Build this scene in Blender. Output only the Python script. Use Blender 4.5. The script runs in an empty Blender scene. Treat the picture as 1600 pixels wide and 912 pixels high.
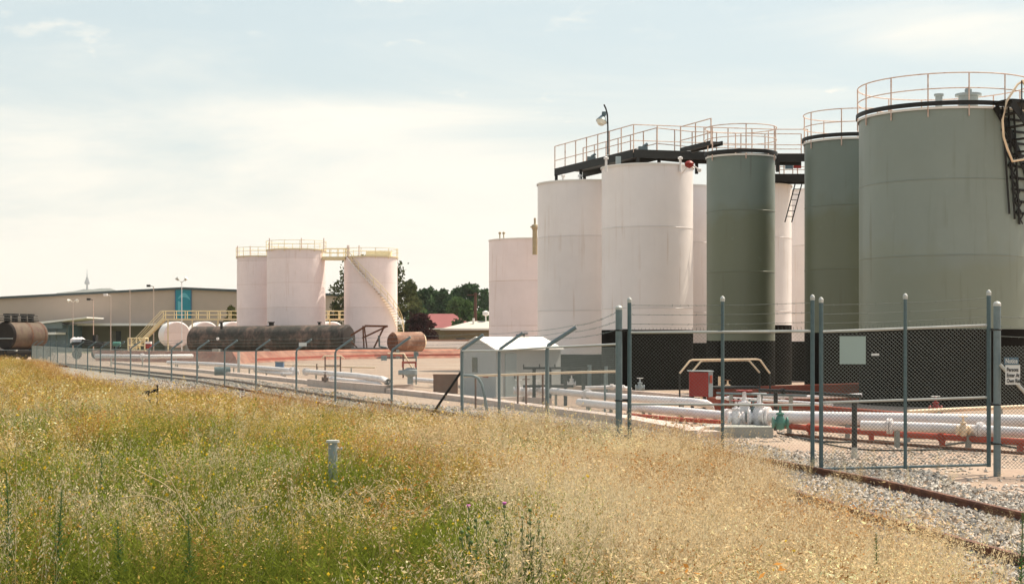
import bpy, math, random
import numpy as np
from mathutils import Vector, Matrix
random.seed(7)
RNG = np.random.default_rng(11)
SC = bpy.context.scene
COL = SC.collection
F = 2400.0; CX = 800.0; HY = 530.0; EYE = 2.1      # photograph's focal length, horizon and eye height
R_ = math.radians
PI = math.pi

def W(px, py, Z):
    return ((px - CX) / F * Z, Z, EYE - (py - HY) / F * Z)
def WX(px, Z): return (px - CX) / F * Z
def WZ(py, Z): return EYE - (py - HY) / F * Z

# ------------------------------------------------------------------ materials
MATS = {}
def mat(name, col, rough=0.7, metal=0.0, var=0.12, scale=3.0, stretch=(1, 1, 1), bump=0.0, bscale=40.0,
        col2=None, mixlo=0.45, mixhi=0.6, mscale=2.0, mstretch=(1, 1, 1), spec=0.3, trans=0.0):
    m = bpy.data.materials.new(name); m.use_nodes = True
    nt = m.node_tree; N = nt.nodes; L = nt.links
    b = N['Principled BSDF']
    b.inputs['Roughness'].default_value = rough
    b.inputs['Metallic'].default_value = metal
    b.inputs['Specular IOR Level'].default_value = spec
    tc = N.new('ShaderNodeTexCoord')
    mp = N.new('ShaderNodeMapping'); mp.inputs['Scale'].default_value = stretch
    L.new(tc.outputs['Object'], mp.inputs['Vector'])
    nz = N.new('ShaderNodeTexNoise'); nz.inputs['Scale'].default_value = scale
    nz.inputs['Detail'].default_value = 6; nz.inputs['Roughness'].default_value = 0.65
    L.new(mp.outputs['Vector'], nz.inputs['Vector'])
    mr = N.new('ShaderNodeMapRange'); mr.inputs['From Min'].default_value = 0.25; mr.inputs['From Max'].default_value = 0.75
    mr.inputs['To Min'].default_value = 1 - var; mr.inputs['To Max'].default_value = 1 + var
    L.new(nz.outputs['Fac'], mr.inputs['Value'])
    base = N.new('ShaderNodeMix'); base.data_type = 'RGBA'
    base.inputs[6].default_value = (*col, 1); base.inputs[7].default_value = (*(col2 or col), 1)
    base.inputs[0].default_value = 0
    if col2:
        mp2 = N.new('ShaderNodeMapping'); mp2.inputs['Scale'].default_value = mstretch
        L.new(tc.outputs['Object'], mp2.inputs['Vector'])
        n2 = N.new('ShaderNodeTexNoise'); n2.inputs['Scale'].default_value = mscale
        n2.inputs['Detail'].default_value = 8; n2.inputs['Roughness'].default_value = 0.7
        L.new(mp2.outputs['Vector'], n2.inputs['Vector'])
        r2 = N.new('ShaderNodeMapRange'); r2.inputs['From Min'].default_value = mixlo; r2.inputs['From Max'].default_value = mixhi
        L.new(n2.outputs['Fac'], r2.inputs['Value']); L.new(r2.outputs['Result'], base.inputs[0])
    mul = N.new('ShaderNodeMix'); mul.data_type = 'RGBA'; mul.blend_type = 'MULTIPLY'; mul.inputs[0].default_value = 1
    L.new(base.outputs[2], mul.inputs[6])
    cmb = N.new('ShaderNodeCombineColor')
    for k in range(3): L.new(mr.outputs['Result'], cmb.inputs[k])
    L.new(cmb.outputs[0], mul.inputs[7])
    L.new(mul.outputs[2], b.inputs['Base Color'])
    if bump > 0:
        bn = N.new('ShaderNodeTexNoise'); bn.inputs['Scale'].default_value = bscale; bn.inputs['Detail'].default_value = 5
        L.new(tc.outputs['Object'], bn.inputs['Vector'])
        bp = N.new('ShaderNodeBump'); bp.inputs['Strength'].default_value = bump; bp.inputs['Distance'].default_value = 0.03
        L.new(bn.outputs['Fac'], bp.inputs['Height']); L.new(bp.outputs['Normal'], b.inputs['Normal'])
    MATS[name] = m
    return m

def wave_bump(m, axis='X', scale=10.0, strength=0.5, dist=0.02):
    """corrugation along one object axis"""
    nt = m.node_tree; N = nt.nodes; L = nt.links; b = N['Principled BSDF']
    tc = N.new('ShaderNodeTexCoord')
    w = N.new('ShaderNodeTexWave'); w.bands_direction = axis; w.inputs['Scale'].default_value = scale
    w.wave_profile = 'SIN'
    L.new(tc.outputs['Object'], w.inputs['Vector'])
    bp = N.new('ShaderNodeBump'); bp.inputs['Strength'].default_value = strength; bp.inputs['Distance'].default_value = dist
    L.new(w.outputs['Fac'], bp.inputs['Height']); L.new(bp.outputs['Normal'], b.inputs['Normal'])

def tank_paint(name, col, stain, amt=0.35, rough=0.42, spec=0.45, seam=2.4, seamdark=0.82, var=0.05, rust=None, low=None):
    """painted steel plates: faint plate seams, soft vertical runs of dirt, chalky patches"""
    m = mat(name, col, rough, 0, var, 0.8, bump=0.0, col2=stain, mixlo=0.56, mixhi=0.56 + amt, mscale=1.1, mstretch=(2.2, 2.2, 0.12), spec=spec)
    nt = m.node_tree; N = nt.nodes; L = nt.links; b = N['Principled BSDF']
    src = b.inputs['Base Color'].links[0].from_socket
    tc = N.new('ShaderNodeTexCoord'); sp = N.new('ShaderNodeSeparateXYZ'); L.new(tc.outputs['Object'], sp.inputs[0])
    # horizontal weld seams
    dv = N.new('ShaderNodeMath'); dv.operation = 'DIVIDE'; dv.inputs[1].default_value = seam; L.new(sp.outputs[2], dv.inputs[0])
    fr = N.new('ShaderNodeMath'); fr.operation = 'FRACT'; L.new(dv.outputs[0], fr.inputs[0])
    lt = N.new('ShaderNodeMath'); lt.operation = 'LESS_THAN'; lt.inputs[1].default_value = 0.012; L.new(fr.outputs[0], lt.inputs[0])
    nz = N.new('ShaderNodeTexNoise'); nz.inputs['Scale'].default_value = 1.3; L.new(tc.outputs['Object'], nz.inputs['Vector'])
    mm = N.new('ShaderNodeMath'); mm.operation = 'MULTIPLY'; L.new(lt.outputs[0], mm.inputs[0]); L.new(nz.outputs['Fac'], mm.inputs[1])
    mx = N.new('ShaderNodeMix'); mx.data_type = 'RGBA'; L.new(mm.outputs[0], mx.inputs[0]); L.new(src, mx.inputs[6])
    mx.inputs[7].default_value = (*[c * seamdark * .8 for c in (rust or col)], 1)
    L.new(mx.outputs[2], b.inputs['Base Color'])
    if low:   # the lower courses were repainted in a browner tone, with a wavy worn edge
        n3 = N.new('ShaderNodeTexNoise'); n3.inputs['Scale'].default_value = 0.9; n3.inputs['Detail'].default_value = 6; L.new(tc.outputs['Object'], n3.inputs['Vector'])
        ma = N.new('ShaderNodeMath'); ma.operation = 'MULTIPLY_ADD'; ma.inputs[1].default_value = 2.2; L.new(n3.outputs['Fac'], ma.inputs[0]); L.new(sp.outputs[2], ma.inputs[2])
        r3 = N.new('ShaderNodeMapRange'); r3.inputs['From Min'].default_value = low[1] + 1.5; r3.inputs['From Max'].default_value = low[1] + .7
        L.new(ma.outputs[0], r3.inputs['Value'])
        m3 = N.new('ShaderNodeMix'); m3.data_type = 'RGBA'; L.new(r3.outputs['Result'], m3.inputs[0]); L.new(mx.outputs[2], m3.inputs[6]); m3.inputs[7].default_value = (*low[0], 1); mx = m3
    # runs of rust and dirt down the plates, and chalky scuffs
    mpr = N.new('ShaderNodeMapping'); mpr.inputs['Scale'].default_value = (1, 1, 0.045); L.new(tc.outputs['Object'], mpr.inputs['Vector'])
    nr_ = N.new('ShaderNodeTexNoise'); nr_.inputs['Scale'].default_value = 5.5; nr_.inputs['Detail'].default_value = 4; L.new(mpr.outputs['Vector'], nr_.inputs['Vector'])
    nq = N.new('ShaderNodeTexNoise'); nq.inputs['Scale'].default_value = 0.55; nq.inputs['Detail'].default_value = 5; L.new(tc.outputs['Object'], nq.inputs['Vector'])
    ra = N.new('ShaderNodeMapRange'); ra.inputs['From Min'].default_value = 0.58; ra.inputs['From Max'].default_value = 0.72; ra.inputs['To Max'].default_value = 0.5; L.new(nr_.outputs['Fac'], ra.inputs['Value'])
    rb_ = N.new('ShaderNodeMapRange'); rb_.inputs['From Min'].default_value = 0.45; rb_.inputs['From Max'].default_value = 0.62; L.new(nq.outputs['Fac'], rb_.inputs['Value'])
    mm2 = N.new('ShaderNodeMath'); mm2.operation = 'MULTIPLY'; L.new(ra.outputs['Result'], mm2.inputs[0]); L.new(rb_.outputs['Result'], mm2.inputs[1])
    m4 = N.new('ShaderNodeMix'); m4.data_type = 'RGBA'; L.new(mm2.outputs[0], m4.inputs[0]); L.new(mx.outputs[2], m4.inputs[6])
    m4.inputs[7].default_value = (*[c * k for c, k in zip(stain, (.80, .66, .52))], 1); mx = m4
    nc = N.new('ShaderNodeTexNoise'); nc.inputs['Scale'].default_value = 2.2; nc.inputs['Detail'].default_value = 9; nc.inputs['Roughness'].default_value = .75; L.new(tc.outputs['Object'], nc.inputs['Vector'])
    rc = N.new('ShaderNodeMapRange'); rc.inputs['From Min'].default_value = 0.60; rc.inputs['From Max'].default_value = 0.74; rc.inputs['To Max'].default_value = 0.35; L.new(nc.outputs['Fac'], rc.inputs['Value'])
    m5 = N.new('ShaderNodeMix'); m5.data_type = 'RGBA'; L.new(rc.outputs['Result'], m5.inputs[0]); L.new(mx.outputs[2], m5.inputs[6])
    m5.inputs[7].default_value = (*[min(.85, c * 1.35 + .012) for c in col], 1); mx = m5
    # course-by-course tone differences and slight plate buckling
    fl = N.new('ShaderNodeMath'); fl.operation = 'FLOOR'; L.new(dv.outputs[0], fl.inputs[0])
    wn = N.new('ShaderNodeTexWhiteNoise'); wn.noise_dimensions = '1D'; L.new(fl.outputs[0], wn.inputs['W'])
    mr = N.new('ShaderNodeMapRange'); mr.inputs['To Min'].default_value = 0.95; mr.inputs['To Max'].default_value = 1.04
    L.new(wn.outputs['Value'], mr.inputs['Value'])
    cc = N.new('ShaderNodeCombineColor')
    for k in range(3): L.new(mr.outputs['Result'], cc.inputs[k])
    m2 = N.new('ShaderNodeMix'); m2.data_type = 'RGBA'; m2.blend_type = 'MULTIPLY'; m2.inputs[0].default_value = 1
    L.new(mx.outputs[2], m2.inputs[6]); L.new(cc.outputs[0], m2.inputs[7]); L.new(m2.outputs[2], b.inputs['Base Color'])
    bn = N.new('ShaderNodeTexNoise'); bn.inputs['Scale'].default_value = 0.9; bn.inputs['Detail'].default_value = 2
    L.new(tc.outputs['Object'], bn.inputs['Vector'])
    ad = N.new('ShaderNodeMath'); ad.operation = 'MULTIPLY_ADD'; ad.inputs[1].default_value = 0.25; L.new(lt.outputs[0], ad.inputs[0]); L.new(bn.outputs['Fac'], ad.inputs[2])
    bp = N.new('ShaderNodeBump'); bp.inputs['Strength'].default_value = 0.35; bp.inputs['Distance'].default_value = 0.08
    L.new(ad.outputs[0], bp.inputs['Height']); L.new(bp.outputs['Normal'], b.inputs['Normal'])
    return m

def attr_mat(name, transl=0.4, rough=0.8, gain=1.0):
    """foliage: colour of each leaf or stem is stored on the mesh, thin leaves pass light"""
    m = bpy.data.materials.new(name); m.use_nodes = True
    nt = m.node_tree; N = nt.nodes; L = nt.links
    for n in list(N): N.remove(n)
    out = N.new('ShaderNodeOutputMaterial')
    at = N.new('ShaderNodeAttribute'); at.attribute_name = 'tint'
    d = N.new('ShaderNodeBsdfDiffuse'); t = N.new('ShaderNodeBsdfTranslucent')
    mx = N.new('ShaderNodeMixShader'); mx.inputs[0].default_value = transl
    L.new(at.outputs['Color'], d.inputs['Color']); L.new(at.outputs['Color'], t.inputs['Color'])
    L.new(d.outputs[0], mx.inputs[1]); L.new(t.outputs[0], mx.inputs[2]); L.new(mx.outputs[0], out.inputs['Surface'])
    MATS[name] = m
    return m

white_p = tank_paint('white_tank_paint', (0.81, 0.745, 0.71), (0.70, 0.62, 0.575), 0.5, seam=3.4)
pink_p = tank_paint('chalky_white_tank_paint', (0.83, 0.71, 0.68), (0.67, 0.52, 0.46), 0.45, seam=3.0, rust=(0.7, 0.45, 0.3))
olive_p = tank_paint('olive_tank_paint', (0.165, 0.20, 0.168), (0.11, 0.125, 0.085), 0.3, seam=2.35, low=((0.145, 0.16, 0.105), 7.05))
oliv2_p = tank_paint('grey_green_tank_paint', (0.225, 0.26, 0.222), (0.16, 0.18, 0.135), 0.35, seam=2.35, low=((0.215, 0.24, 0.182), 4.7))
black_p = tank_paint('bitumen_black_paint', (0.012, 0.010, 0.008), (0.022, 0.016, 0.012), 0.5, rough=0.9, spec=0.05, seam=1.1, seamdark=1.4)
M = MATS
mat('roof_white', (0.80, 0.76, 0.70), 0.6, var=0.05)
mat('dark_steel', (0.018, 0.017, 0.015), 0.6, var=0.2)
mat('primer_rail', (0.66, 0.50, 0.41), 0.6, var=0.12, col2=(0.45, 0.26, 0.18), mixlo=0.5, mixhi=0.62, mscale=6)
mat('yellow_rail', (0.72, 0.60, 0.36), 0.6, var=0.1)
mat('cream_rail', (0.80, 0.62, 0.42), 0.55, var=0.1)
mat('galv', (0.17, 0.215, 0.22), 0.5, 0.25, var=0.15, scale=14)
mat('galv_green', (0.10, 0.145, 0.15), 0.55, 0.15, var=0.15, scale=14)
mat('galv_pale', (0.50, 0.50, 0.46), 0.5, 0.3, var=0.1)
mat('wire', (0.13, 0.145, 0.13), 0.6, 0.2, var=0.1)
mat('wire_far', (0.14, 0.17, 0.165), 0.6, 0.2, var=0.1)
mat('lamp_paint', (0.50, 0.40, 0.33), 0.6)
mat('rust', (0.17, 0.07, 0.035), 0.85, var=0.35, scale=9, col2=(0.07, 0.035, 0.022), mixlo=0.4, mixhi=0.65, mscale=5, bump=0.3)
mat('rail_rust', (0.10, 0.045, 0.03), 0.8, var=0.3, scale=6, col2=(0.19, 0.085, 0.05), mscale=4, bump=0.2)
mat('sleeper_wood', (0.11, 0.085, 0.065), 0.9, var=0.3, scale=8, bump=0.5)
mat('pipe_white', (0.78, 0.74, 0.72), 0.5, var=0.10, scale=3, col2=(0.52, 0.42, 0.36), mixlo=0.5, mixhi=0.78, mscale=3)
mat('pipe_red', (0.44, 0.065, 0.03), 0.55, var=0.15, scale=4, col2=(0.33, 0.06, 0.03), mscale=5)
mat('wall_red', (0.30, 0.065, 0.035), 0.85, var=0.18, scale=1.3, col2=(0.22, 0.06, 0.035), mscale=0.8, bump=0.15)
mat('earth_red', (0.27, 0.095, 0.06), 0.95, var=0.3, scale=1.5, col2=(0.36, 0.18, 0.12), mixlo=0.4, mixhi=0.6, mscale=0.5, bump=0.8, bscale=3)
mat('concrete_pink', (0.58, 0.475, 0.41), 0.9, var=0.15, scale=1.5, col2=(0.44, 0.33, 0.27), mixlo=0.5, mixhi=0.7, mscale=1.2, bump=0.2)
mat('concrete_grey', (0.33, 0.33, 0.29), 0.9, var=0.15, scale=2.5, bump=0.25)
mat('red_paint', (0.26, 0.022, 0.016), 0.5, var=0.15)
mat('grey_paint', (0.30, 0.34, 0.34), 0.5, var=0.1)
mat('blue_paint', (0.05, 0.12, 0.25), 0.5, var=0.1)
mat('teal_paint', (0.02, 0.24, 0.30), 0.5, var=0.12, scale=0.5)
mat('teal_light', (0.12, 0.42, 0.48), 0.5, var=0.1)
mat('green_paint', (0.08, 0.22, 0.17), 0.5, var=0.1)
mat('blank_sign', (0.34, 0.42, 0.38), 0.6, var=0.05, scale=2)
mat('white_paint', (0.80, 0.76, 0.72), 0.5, var=0.05)
mat('sign_blue', (0.10, 0.16, 0.20), 0.5, var=0.05)
mat('sign_white', (0.66, 0.66, 0.62), 0.5, var=0.03)
mat('sign_black', (0.03, 0.03, 0.03), 0.5, var=0.0)
mat('shed_wall', (0.54, 0.55, 0.535), 0.6, var=0.05)
mat('shed_roof', (0.82, 0.78, 0.72), 0.5, var=0.05)
mat('shed_wood', (0.25, 0.13, 0.08), 0.85, var=0.2, scale=3)
mat('glass_dark', (0.03, 0.035, 0.035), 0.15, var=0.1, spec=0.6)
mat('glass_blue', (0.10, 0.17, 0.20), 0.2, var=0.15, scale=0.4, spec=0.6)
mat('warehouse_wall', (0.46, 0.365, 0.295), 0.7, var=0.05, scale=0.08, col2=(0.52, 0.40, 0.32), mscale=0.05)
mat('warehouse_trim', (0.07, 0.085, 0.085), 0.6, var=0.1)
mat('dock_wall', (0.30, 0.29, 0.20), 0.8, var=0.15, scale=0.2)
mat('bitumen_tank', (0.05, 0.045, 0.035), 0.7, var=0.5, scale=1.8, col2=(0.21, 0.135, 0.10), mixlo=0.46, mixhi=0.74, mscale=0.8, mstretch=(1.2, 1, 0.7))
mat('bitumen_end', (0.03, 0.022, 0.018), 0.8, var=0.2)
mat('rust_tank', (0.27, 0.14, 0.09), 0.8, var=0.3, scale=1.0, col2=(0.60, 0.42, 0.30), mixlo=0.45, mixhi=0.75, mscale=0.7)
mat('wagon_rust', (0.13, 0.095, 0.065), 0.8, var=0.25, scale=1.2, col2=(0.10, 0.06, 0.045), mscale=0.8)
mat('brick_brown', (0.19, 0.15, 0.085), 0.85, var=0.15)
mat('red_roof', (0.25, 0.07, 0.065), 0.7, var=0.1, scale=0.4)
mat('cream_roof', (0.55, 0.48, 0.40), 0.7, var=0.08)
mat('pole_wood', (0.10, 0.05, 0.035), 0.9, var=0.2)
mat('bark', (0.16, 0.12, 0.085), 0.9, var=0.3, scale=2)
mat('black_rubber', (0.015, 0.015, 0.015), 0.8, var=0.1)
mat('lamp_glass', (0.75, 0.72, 0.62), 0.3, var=0.05)
mat('brass', (0.42, 0.33, 0.20), 0.5, 0.3, var=0.2)
mat('tower_grey', (0.07, 0.09, 0.13), 0.7, var=0.05)
wave_bump(M['shed_wall'], 'DIAGONAL', 5.0, 1.0, 0.05)
wave_bump(M['warehouse_wall'], 'X', 1.6, 0.3, 0.05)
wave_bump(M['shed_wood'], 'X', 8, 0.5, 0.02)
grass_m = attr_mat('grass_stems', 0.36)
leaf_m = attr_mat('tree_leaves', 0.22)
weed_m = attr_mat('weed_leaves', 0.30)

# ------------------------------------------------------------------ objects
OFF = {}
def props(o, label=None, cat=None, group=None, kind=None):
    if label: o['label'] = label
    if cat: o['category'] = cat
    if group: o['group'] = group
    if kind: o['kind'] = kind
    return o
def thing(name, label, cat, loc=(0, 0, 0), group=None):
    o = bpy.data.objects.new(name, None); COL.objects.link(o)
    o.location = loc; o.empty_display_size = 0.3
    OFF[o.name] = Vector(loc)
    return props(o, label, cat, group)

def frame(d):
    d = d.normalized()
    up = Vector((0, 0, 1)) if abs(d.z) < 0.95 else Vector((0, 1, 0))
    a = d.cross(up).normalized(); b = a.cross(d).normalized()
    return a, b

class MB:
    def __init__(s): s.v = []; s.f = []; s.sm = []; s.mi = []
    def add(s, vs, fs, smooth=False, mi=0):
        n = len(s.v); s.v.extend([tuple(x) for x in vs])
        for q in fs: s.f.append(tuple(i + n for i in q)); s.sm.append(smooth); s.mi.append(mi)
        return s
    def box(s, x0, y0, z0, x1, y1, z1, rot=0, piv=None, mi=0):
        vs = [(x, y, z) for x in (x0, x1) for y in (y0, y1) for z in (z0, z1)]
        if rot:
            px, py = piv or ((x0 + x1) / 2, (y0 + y1) / 2); c, q = math.cos(rot), math.sin(rot)
            vs = [(px + (x - px) * c - (y - py) * q, py + (x - px) * q + (y - py) * c, z) for x, y, z in vs]
        return s.add(vs, [(0, 1, 3, 2), (4, 6, 7, 5), (0, 4, 5, 1), (2, 3, 7, 6), (0, 2, 6, 4), (1, 5, 7, 3)], mi=mi)
    def cyl(s, p0, p1, r0, r1=None, n=12, caps=True, mi=0):
        p0 = Vector(p0); p1 = Vector(p1); r1 = r0 if r1 is None else r1
        a, b = frame(p1 - p0)
        ring = [(math.cos(2 * PI * k / n), math.sin(2 * PI * k / n)) for k in range(n)]
        vs = [p0 + (a * c + b * q) * r0 for c, q in ring] + [p1 + (a * c + b * q) * r1 for c, q in ring]
        s.add(vs, [(k, (k + 1) % n, n + (k + 1) % n, n + k) for k in range(n)], n > 5, mi)
        if caps:
            s.add(vs[:n], [tuple(range(n - 1, -1, -1))], mi=mi); s.add(vs[n:], [tuple(range(n))], mi=mi)
        return s
    def tube(s, pts, r, n=8, closed=False, caps=True, mi=0):
        pts = [Vector(p) for p in pts]; m = len(pts)
        rs = r if isinstance(r, (list, tuple)) else [r] * m
        vs = []
        for i, p in enumerate(pts):
            if closed: d = pts[(i + 1) % m] - pts[i - 1]
            else: d = pts[min(i + 1, m - 1)] - pts[max(i - 1, 0)]
            a, b = frame(d)
            vs += [p + (a * math.cos(2 * PI * k / n) + b * math.sin(2 * PI * k / n)) * rs[i] for k in range(n)]
        fs = []
        for i in range(m if closed else m - 1):
            j = (i + 1) % m
            fs += [(i * n + k, i * n + (k + 1) % n, j * n + (k + 1) % n, j * n + k) for k in range(n)]
        s.add(vs, fs, True, mi)
        if caps and not closed:
            s.add(vs[:n], [tuple(range(n - 1, -1, -1))], mi=mi); s.add(vs[-n:], [tuple(range(n))], mi=mi)
        return s
    def ring(s, cx, cy, z, R, r, n=64, k=6, a0=0, a1=2 * PI):
        full = abs(a1 - a0 - 2 * PI) < 1e-6
        m = n if full else n + 1
        return s.tube([(cx + R * math.cos(a0 + (a1 - a0) * i / n), cy + R * math.sin(a0 + (a1 - a0) * i / n), z) for i in range(m)], r, k, closed=full)
    def band(s, cx, cy, R0, z0, R1, z1, n=96, mi=0):
        vs = [(cx + R0 * math.cos(2 * PI * k / n), cy + R0 * math.sin(2 * PI * k / n), z0) for k in range(n)] + \
             [(cx + R1 * math.cos(2 * PI * k / n), cy + R1 * math.sin(2 * PI * k / n), z1) for k in range(n)]
        return s.add(vs, [(k, (k + 1) % n, n + (k + 1) % n, n + k) for k in range(n)], True, mi)
    def lathe(s, cx, cy, prof, n=24, mi=0):
        for (r0, z0), (r1, z1) in zip(prof[:-1], prof[1:]):
            s.band(cx, cy, r0, z0, r1, z1, n, mi)
        return s
    def prism(s, poly, z0, z1, mi=0):
        n = len(poly)
        vs = [(x, y, z0) for x, y in poly] + [(x, y, z1) for x, y in poly]
        fs = [tuple(range(n - 1, -1, -1)), tuple(range(n, 2 * n))] + [(k, (k + 1) % n, n + (k + 1) % n, n + k) for k in range(n)]
        return s.add(vs, fs, mi=mi)
    def slab(s, pts, mi=0):
        return s.add(pts, [tuple(range(len(pts)))], mi=mi)
    def beam(s, p0, p1, w, h, mi=0):
        """rectangular bar between two points, w across, h along the upright side"""
        p0 = Vector(p0); p1 = Vector(p1); a, b = frame(p1 - p0)
        vs = [p + a * sx * w / 2 + b * sz * h / 2 for p in (p0, p1) for sx, sz in ((-1, -1), (1, -1), (1, 1), (-1, 1))]
        return s.add(vs, [(0, 3, 2, 1), (4, 5, 6, 7), (0, 1, 5, 4), (1, 2, 6, 5), (2, 3, 7, 6), (3, 0, 4, 7)], mi=mi)
    def build(s, name, m, parent=None, loc=None, **kw):
        me = bpy.data.meshes.new(name)
        if parent is not None: off = OFF[parent.name]
        else:
            A = np.array(s.v); off = Vector(loc) if loc is not None else Vector(((A[:, 0].min() + A[:, 0].max()) / 2, (A[:, 1].min() + A[:, 1].max()) / 2, A[:, 2].min()))
        me.from_pydata([(x - off.x, y - off.y, z - off.z) for x, y, z in s.v], [], s.f)
        me.polygons.foreach_set('use_smooth', s.sm)
        for mm in (m if isinstance(m, (list, tuple)) else [m]): me.materials.append(M[mm] if isinstance(mm, str) else mm)
        if any(s.mi): me.polygons.foreach_set('material_index', s.mi)
        me.update()
        o = bpy.data.objects.new(name, me); COL.objects.link(o)
        OFF[o.name] = off
        if parent is not None: o.parent = parent
        else: o.location = off
        return props(o, **kw)

def np_mesh(name, V, Q, m, tint=None, parent=None, loc=(0, 0, 0), k=4, smooth=False, **kw):
    """one mesh from numpy arrays: V (n,3) world, Q (m,k) faces, tint (n,3) colours"""
    off = OFF[parent.name] if parent is not None else Vector(loc)
    me = bpy.data.meshes.new(name)
    V = V - np.array(off)
    me.vertices.add(len(V)); me.vertices.foreach_set('co', V.astype(np.float32).ravel())
    me.loops.add(len(Q) * k); me.loops.foreach_set('vertex_index', Q.astype(np.int32).ravel())
    me.polygons.add(len(Q)); me.polygons.foreach_set('loop_start', np.arange(0, len(Q) * k, k, dtype=np.int32))
    me.polygons.foreach_set('use_smooth', np.full(len(Q), smooth))
    if tint is not None:
        a = me.color_attributes.new('tint', 'FLOAT_COLOR', 'POINT')
        a.data.foreach_set('color', np.hstack([tint, np.ones((len(tint), 1))]).astype(np.float32).ravel())
    me.materials.append(M[m] if isinstance(m, str) else m)
    me.update(calc_edges=True)
    o = bpy.data.objects.new(name, me); COL.objects.link(o)
    OFF[o.name] = off
    if parent is not None: o.parent = parent
    else: o.location = off
    return props(o, **kw)
HAZE = 0.00008
# ------------------------------------------------------------------ camera, light, sky
cam = bpy.data.cameras.new('camera'); co = bpy.data.objects.new('camera', cam); COL.objects.link(co)
co.location = (0, 0, EYE); co.rotation_euler = (R_(90), 0, 0)
cam.sensor_width = 36; cam.lens = 36 * F / 1600; cam.shift_y = (HY - 456) / 1600
cam.clip_start = 0.1; cam.clip_end = 40000
SC.camera = co
SUN_EL, SUN_AZ = 57.0, 53.0          # azimuth measured clockwise from straight ahead (+Y)
sd = Vector((math.sin(R_(SUN_AZ)) * math.cos(R_(SUN_EL)), math.cos(R_(SUN_AZ)) * math.cos(R_(SUN_EL)), math.sin(R_(SUN_EL))))
sl = bpy.data.lights.new('sun', 'SUN'); sl.energy = 4.9; sl.angle = R_(0.53); sl.color = (1.0, 0.90, 0.74)
so = bpy.data.objects.new('sun', sl); COL.objects.link(so)
so.rotation_euler = (-sd).to_track_quat('-Z', 'Y').to_euler(); so.location = (20, 20, 60)

w = bpy.data.worlds.new('World'); SC.world = w; w.use_nodes = True
nt = w.node_tree; N = nt.nodes; L = nt.links
bg = N['Background']; bg.inputs['Strength'].default_value = 0.12
sky = N.new('ShaderNodeTexSky'); sky.sky_type = 'NISHITA'; sky.sun_disc = False
sky.sun_elevation = R_(SUN_EL); sky.sun_rotation = R_(SUN_AZ); sky.dust_density = 3.0; sky.air_density = 1.0; sky.ozone_density = 1.0
tc = N.new('ShaderNodeTexCoord'); sp = N.new('ShaderNodeSeparateXYZ'); L.new(tc.outputs['Generated'], sp.inputs[0])
def M2(op, a, b=None, c=None):
    n = N.new('ShaderNodeMath'); n.operation = op
    for k, v in enumerate((a, b, c)):
        if v is None: continue
        if isinstance(v, (int, float)): n.inputs[k].default_value = v
        else: L.new(v, n.inputs[k])
    return n.outputs[0]
def sm(v, lo, hi, a=0.0, b=1.0):
    n = N.new('ShaderNodeMapRange'); n.interpolation_type = 'SMOOTHSTEP'
    L.new(v, n.inputs['Value']); n.inputs['From Min'].default_value = lo; n.inputs['From Max'].default_value = hi
    n.inputs['To Min'].default_value = a; n.inputs['To Max'].default_value = b
    return n.outputs['Result']
# clouds lie on a high flat layer: direction / height gives the place on that layer
az = M2('ARCTAN2', sp.outputs[0], sp.outputs[1]); el = M2('ARCSINE', sp.outputs[2])
cv = N.new('ShaderNodeCombineXYZ'); L.new(M2('MULTIPLY', az, 2.0), cv.inputs[0]); L.new(M2('MULTIPLY', el, 11.0), cv.inputs[1])
n1 = N.new('ShaderNodeTexNoise'); n1.inputs['Scale'].default_value = 1.6; n1.inputs['Detail'].default_value = 9; n1.inputs['Roughness'].default_value = 0.62; n1.inputs['Distortion'].default_value = 0.6
L.new(cv.outputs[0], n1.inputs['Vector'])
cv2 = N.new('ShaderNodeCombineXYZ'); L.new(M2('MULTIPLY', az, 9.0), cv2.inputs[0]); L.new(M2('MULTIPLY', el, 22.0), cv2.inputs[1]); cv2.inputs[2].default_value = 4.3
n2 = N.new('ShaderNodeTexNoise'); n2.inputs['Scale'].default_value = 1.5; n2.inputs['Detail'].default_value = 8; n2.inputs['Roughness'].default_value = 0.6
L.new(cv2.outputs[0], n2.inputs['Vector'])
def blob(a0, e0, wa, we):
    da = M2('DIVIDE', M2('SUBTRACT', az, a0), wa); de = M2('DIVIDE', M2('SUBTRACT', el, e0), we)
    r = M2('SQRT', M2('ADD', M2('MULTIPLY', da, da), M2('MULTIPLY', de, de)))
    return sm(r, 1.0, 0.0)
AZ = lambda px: math.atan((px - 800) / 2400); EL = lambda py: math.atan((530 - py) / 2400)
bank = blob(AZ(540), EL(190), 0.165, 0.026)            # the long bright bank of cloud
bank2 = blob(AZ(60), EL(250), 0.13, 0.035)
bank3 = blob(AZ(760), EL(265), 0.12, 0.022)
bank4 = blob(AZ(1450), EL(60), 0.15, 0.030)
base = sm(el, R_(12), R_(1.0), 0.0, 0.56)            # thicker veil low down
s_ = M2('ADD', M2('MULTIPLY', n1.outputs['Fac'], 0.95), base)
s_ = M2('ADD', s_, M2('MULTIPLY', bank, 0.36)); s_ = M2('ADD', s_, M2('MULTIPLY', bank2, 0.12))
s_ = M2('ADD', s_, M2('MULTIPLY', bank3, 0.16)); s_ = M2('ADD', s_, M2('MULTIPLY', bank4, 0.34))
cl = sm(s_, 0.42, 1.08)
puff = M2('MULTIPLY', sm(n2.outputs['Fac'], 0.56, 0.70), sm(n1.outputs['Fac'], 0.40, 0.6, 0.0, 0.8))
cl = M2('MAXIMUM', cl, puff)
veil = M2('MULTIPLY', M2('MULTIPLY_ADD', cl, 0.24, 0.74), sm(el, R_(14), R_(48), 1.0, 0.38))
mx = N.new('ShaderNodeMix'); mx.data_type = 'RGBA'
L.new(veil, mx.inputs[0]); L.new(sky.outputs['Color'], mx.inputs[6])
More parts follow.
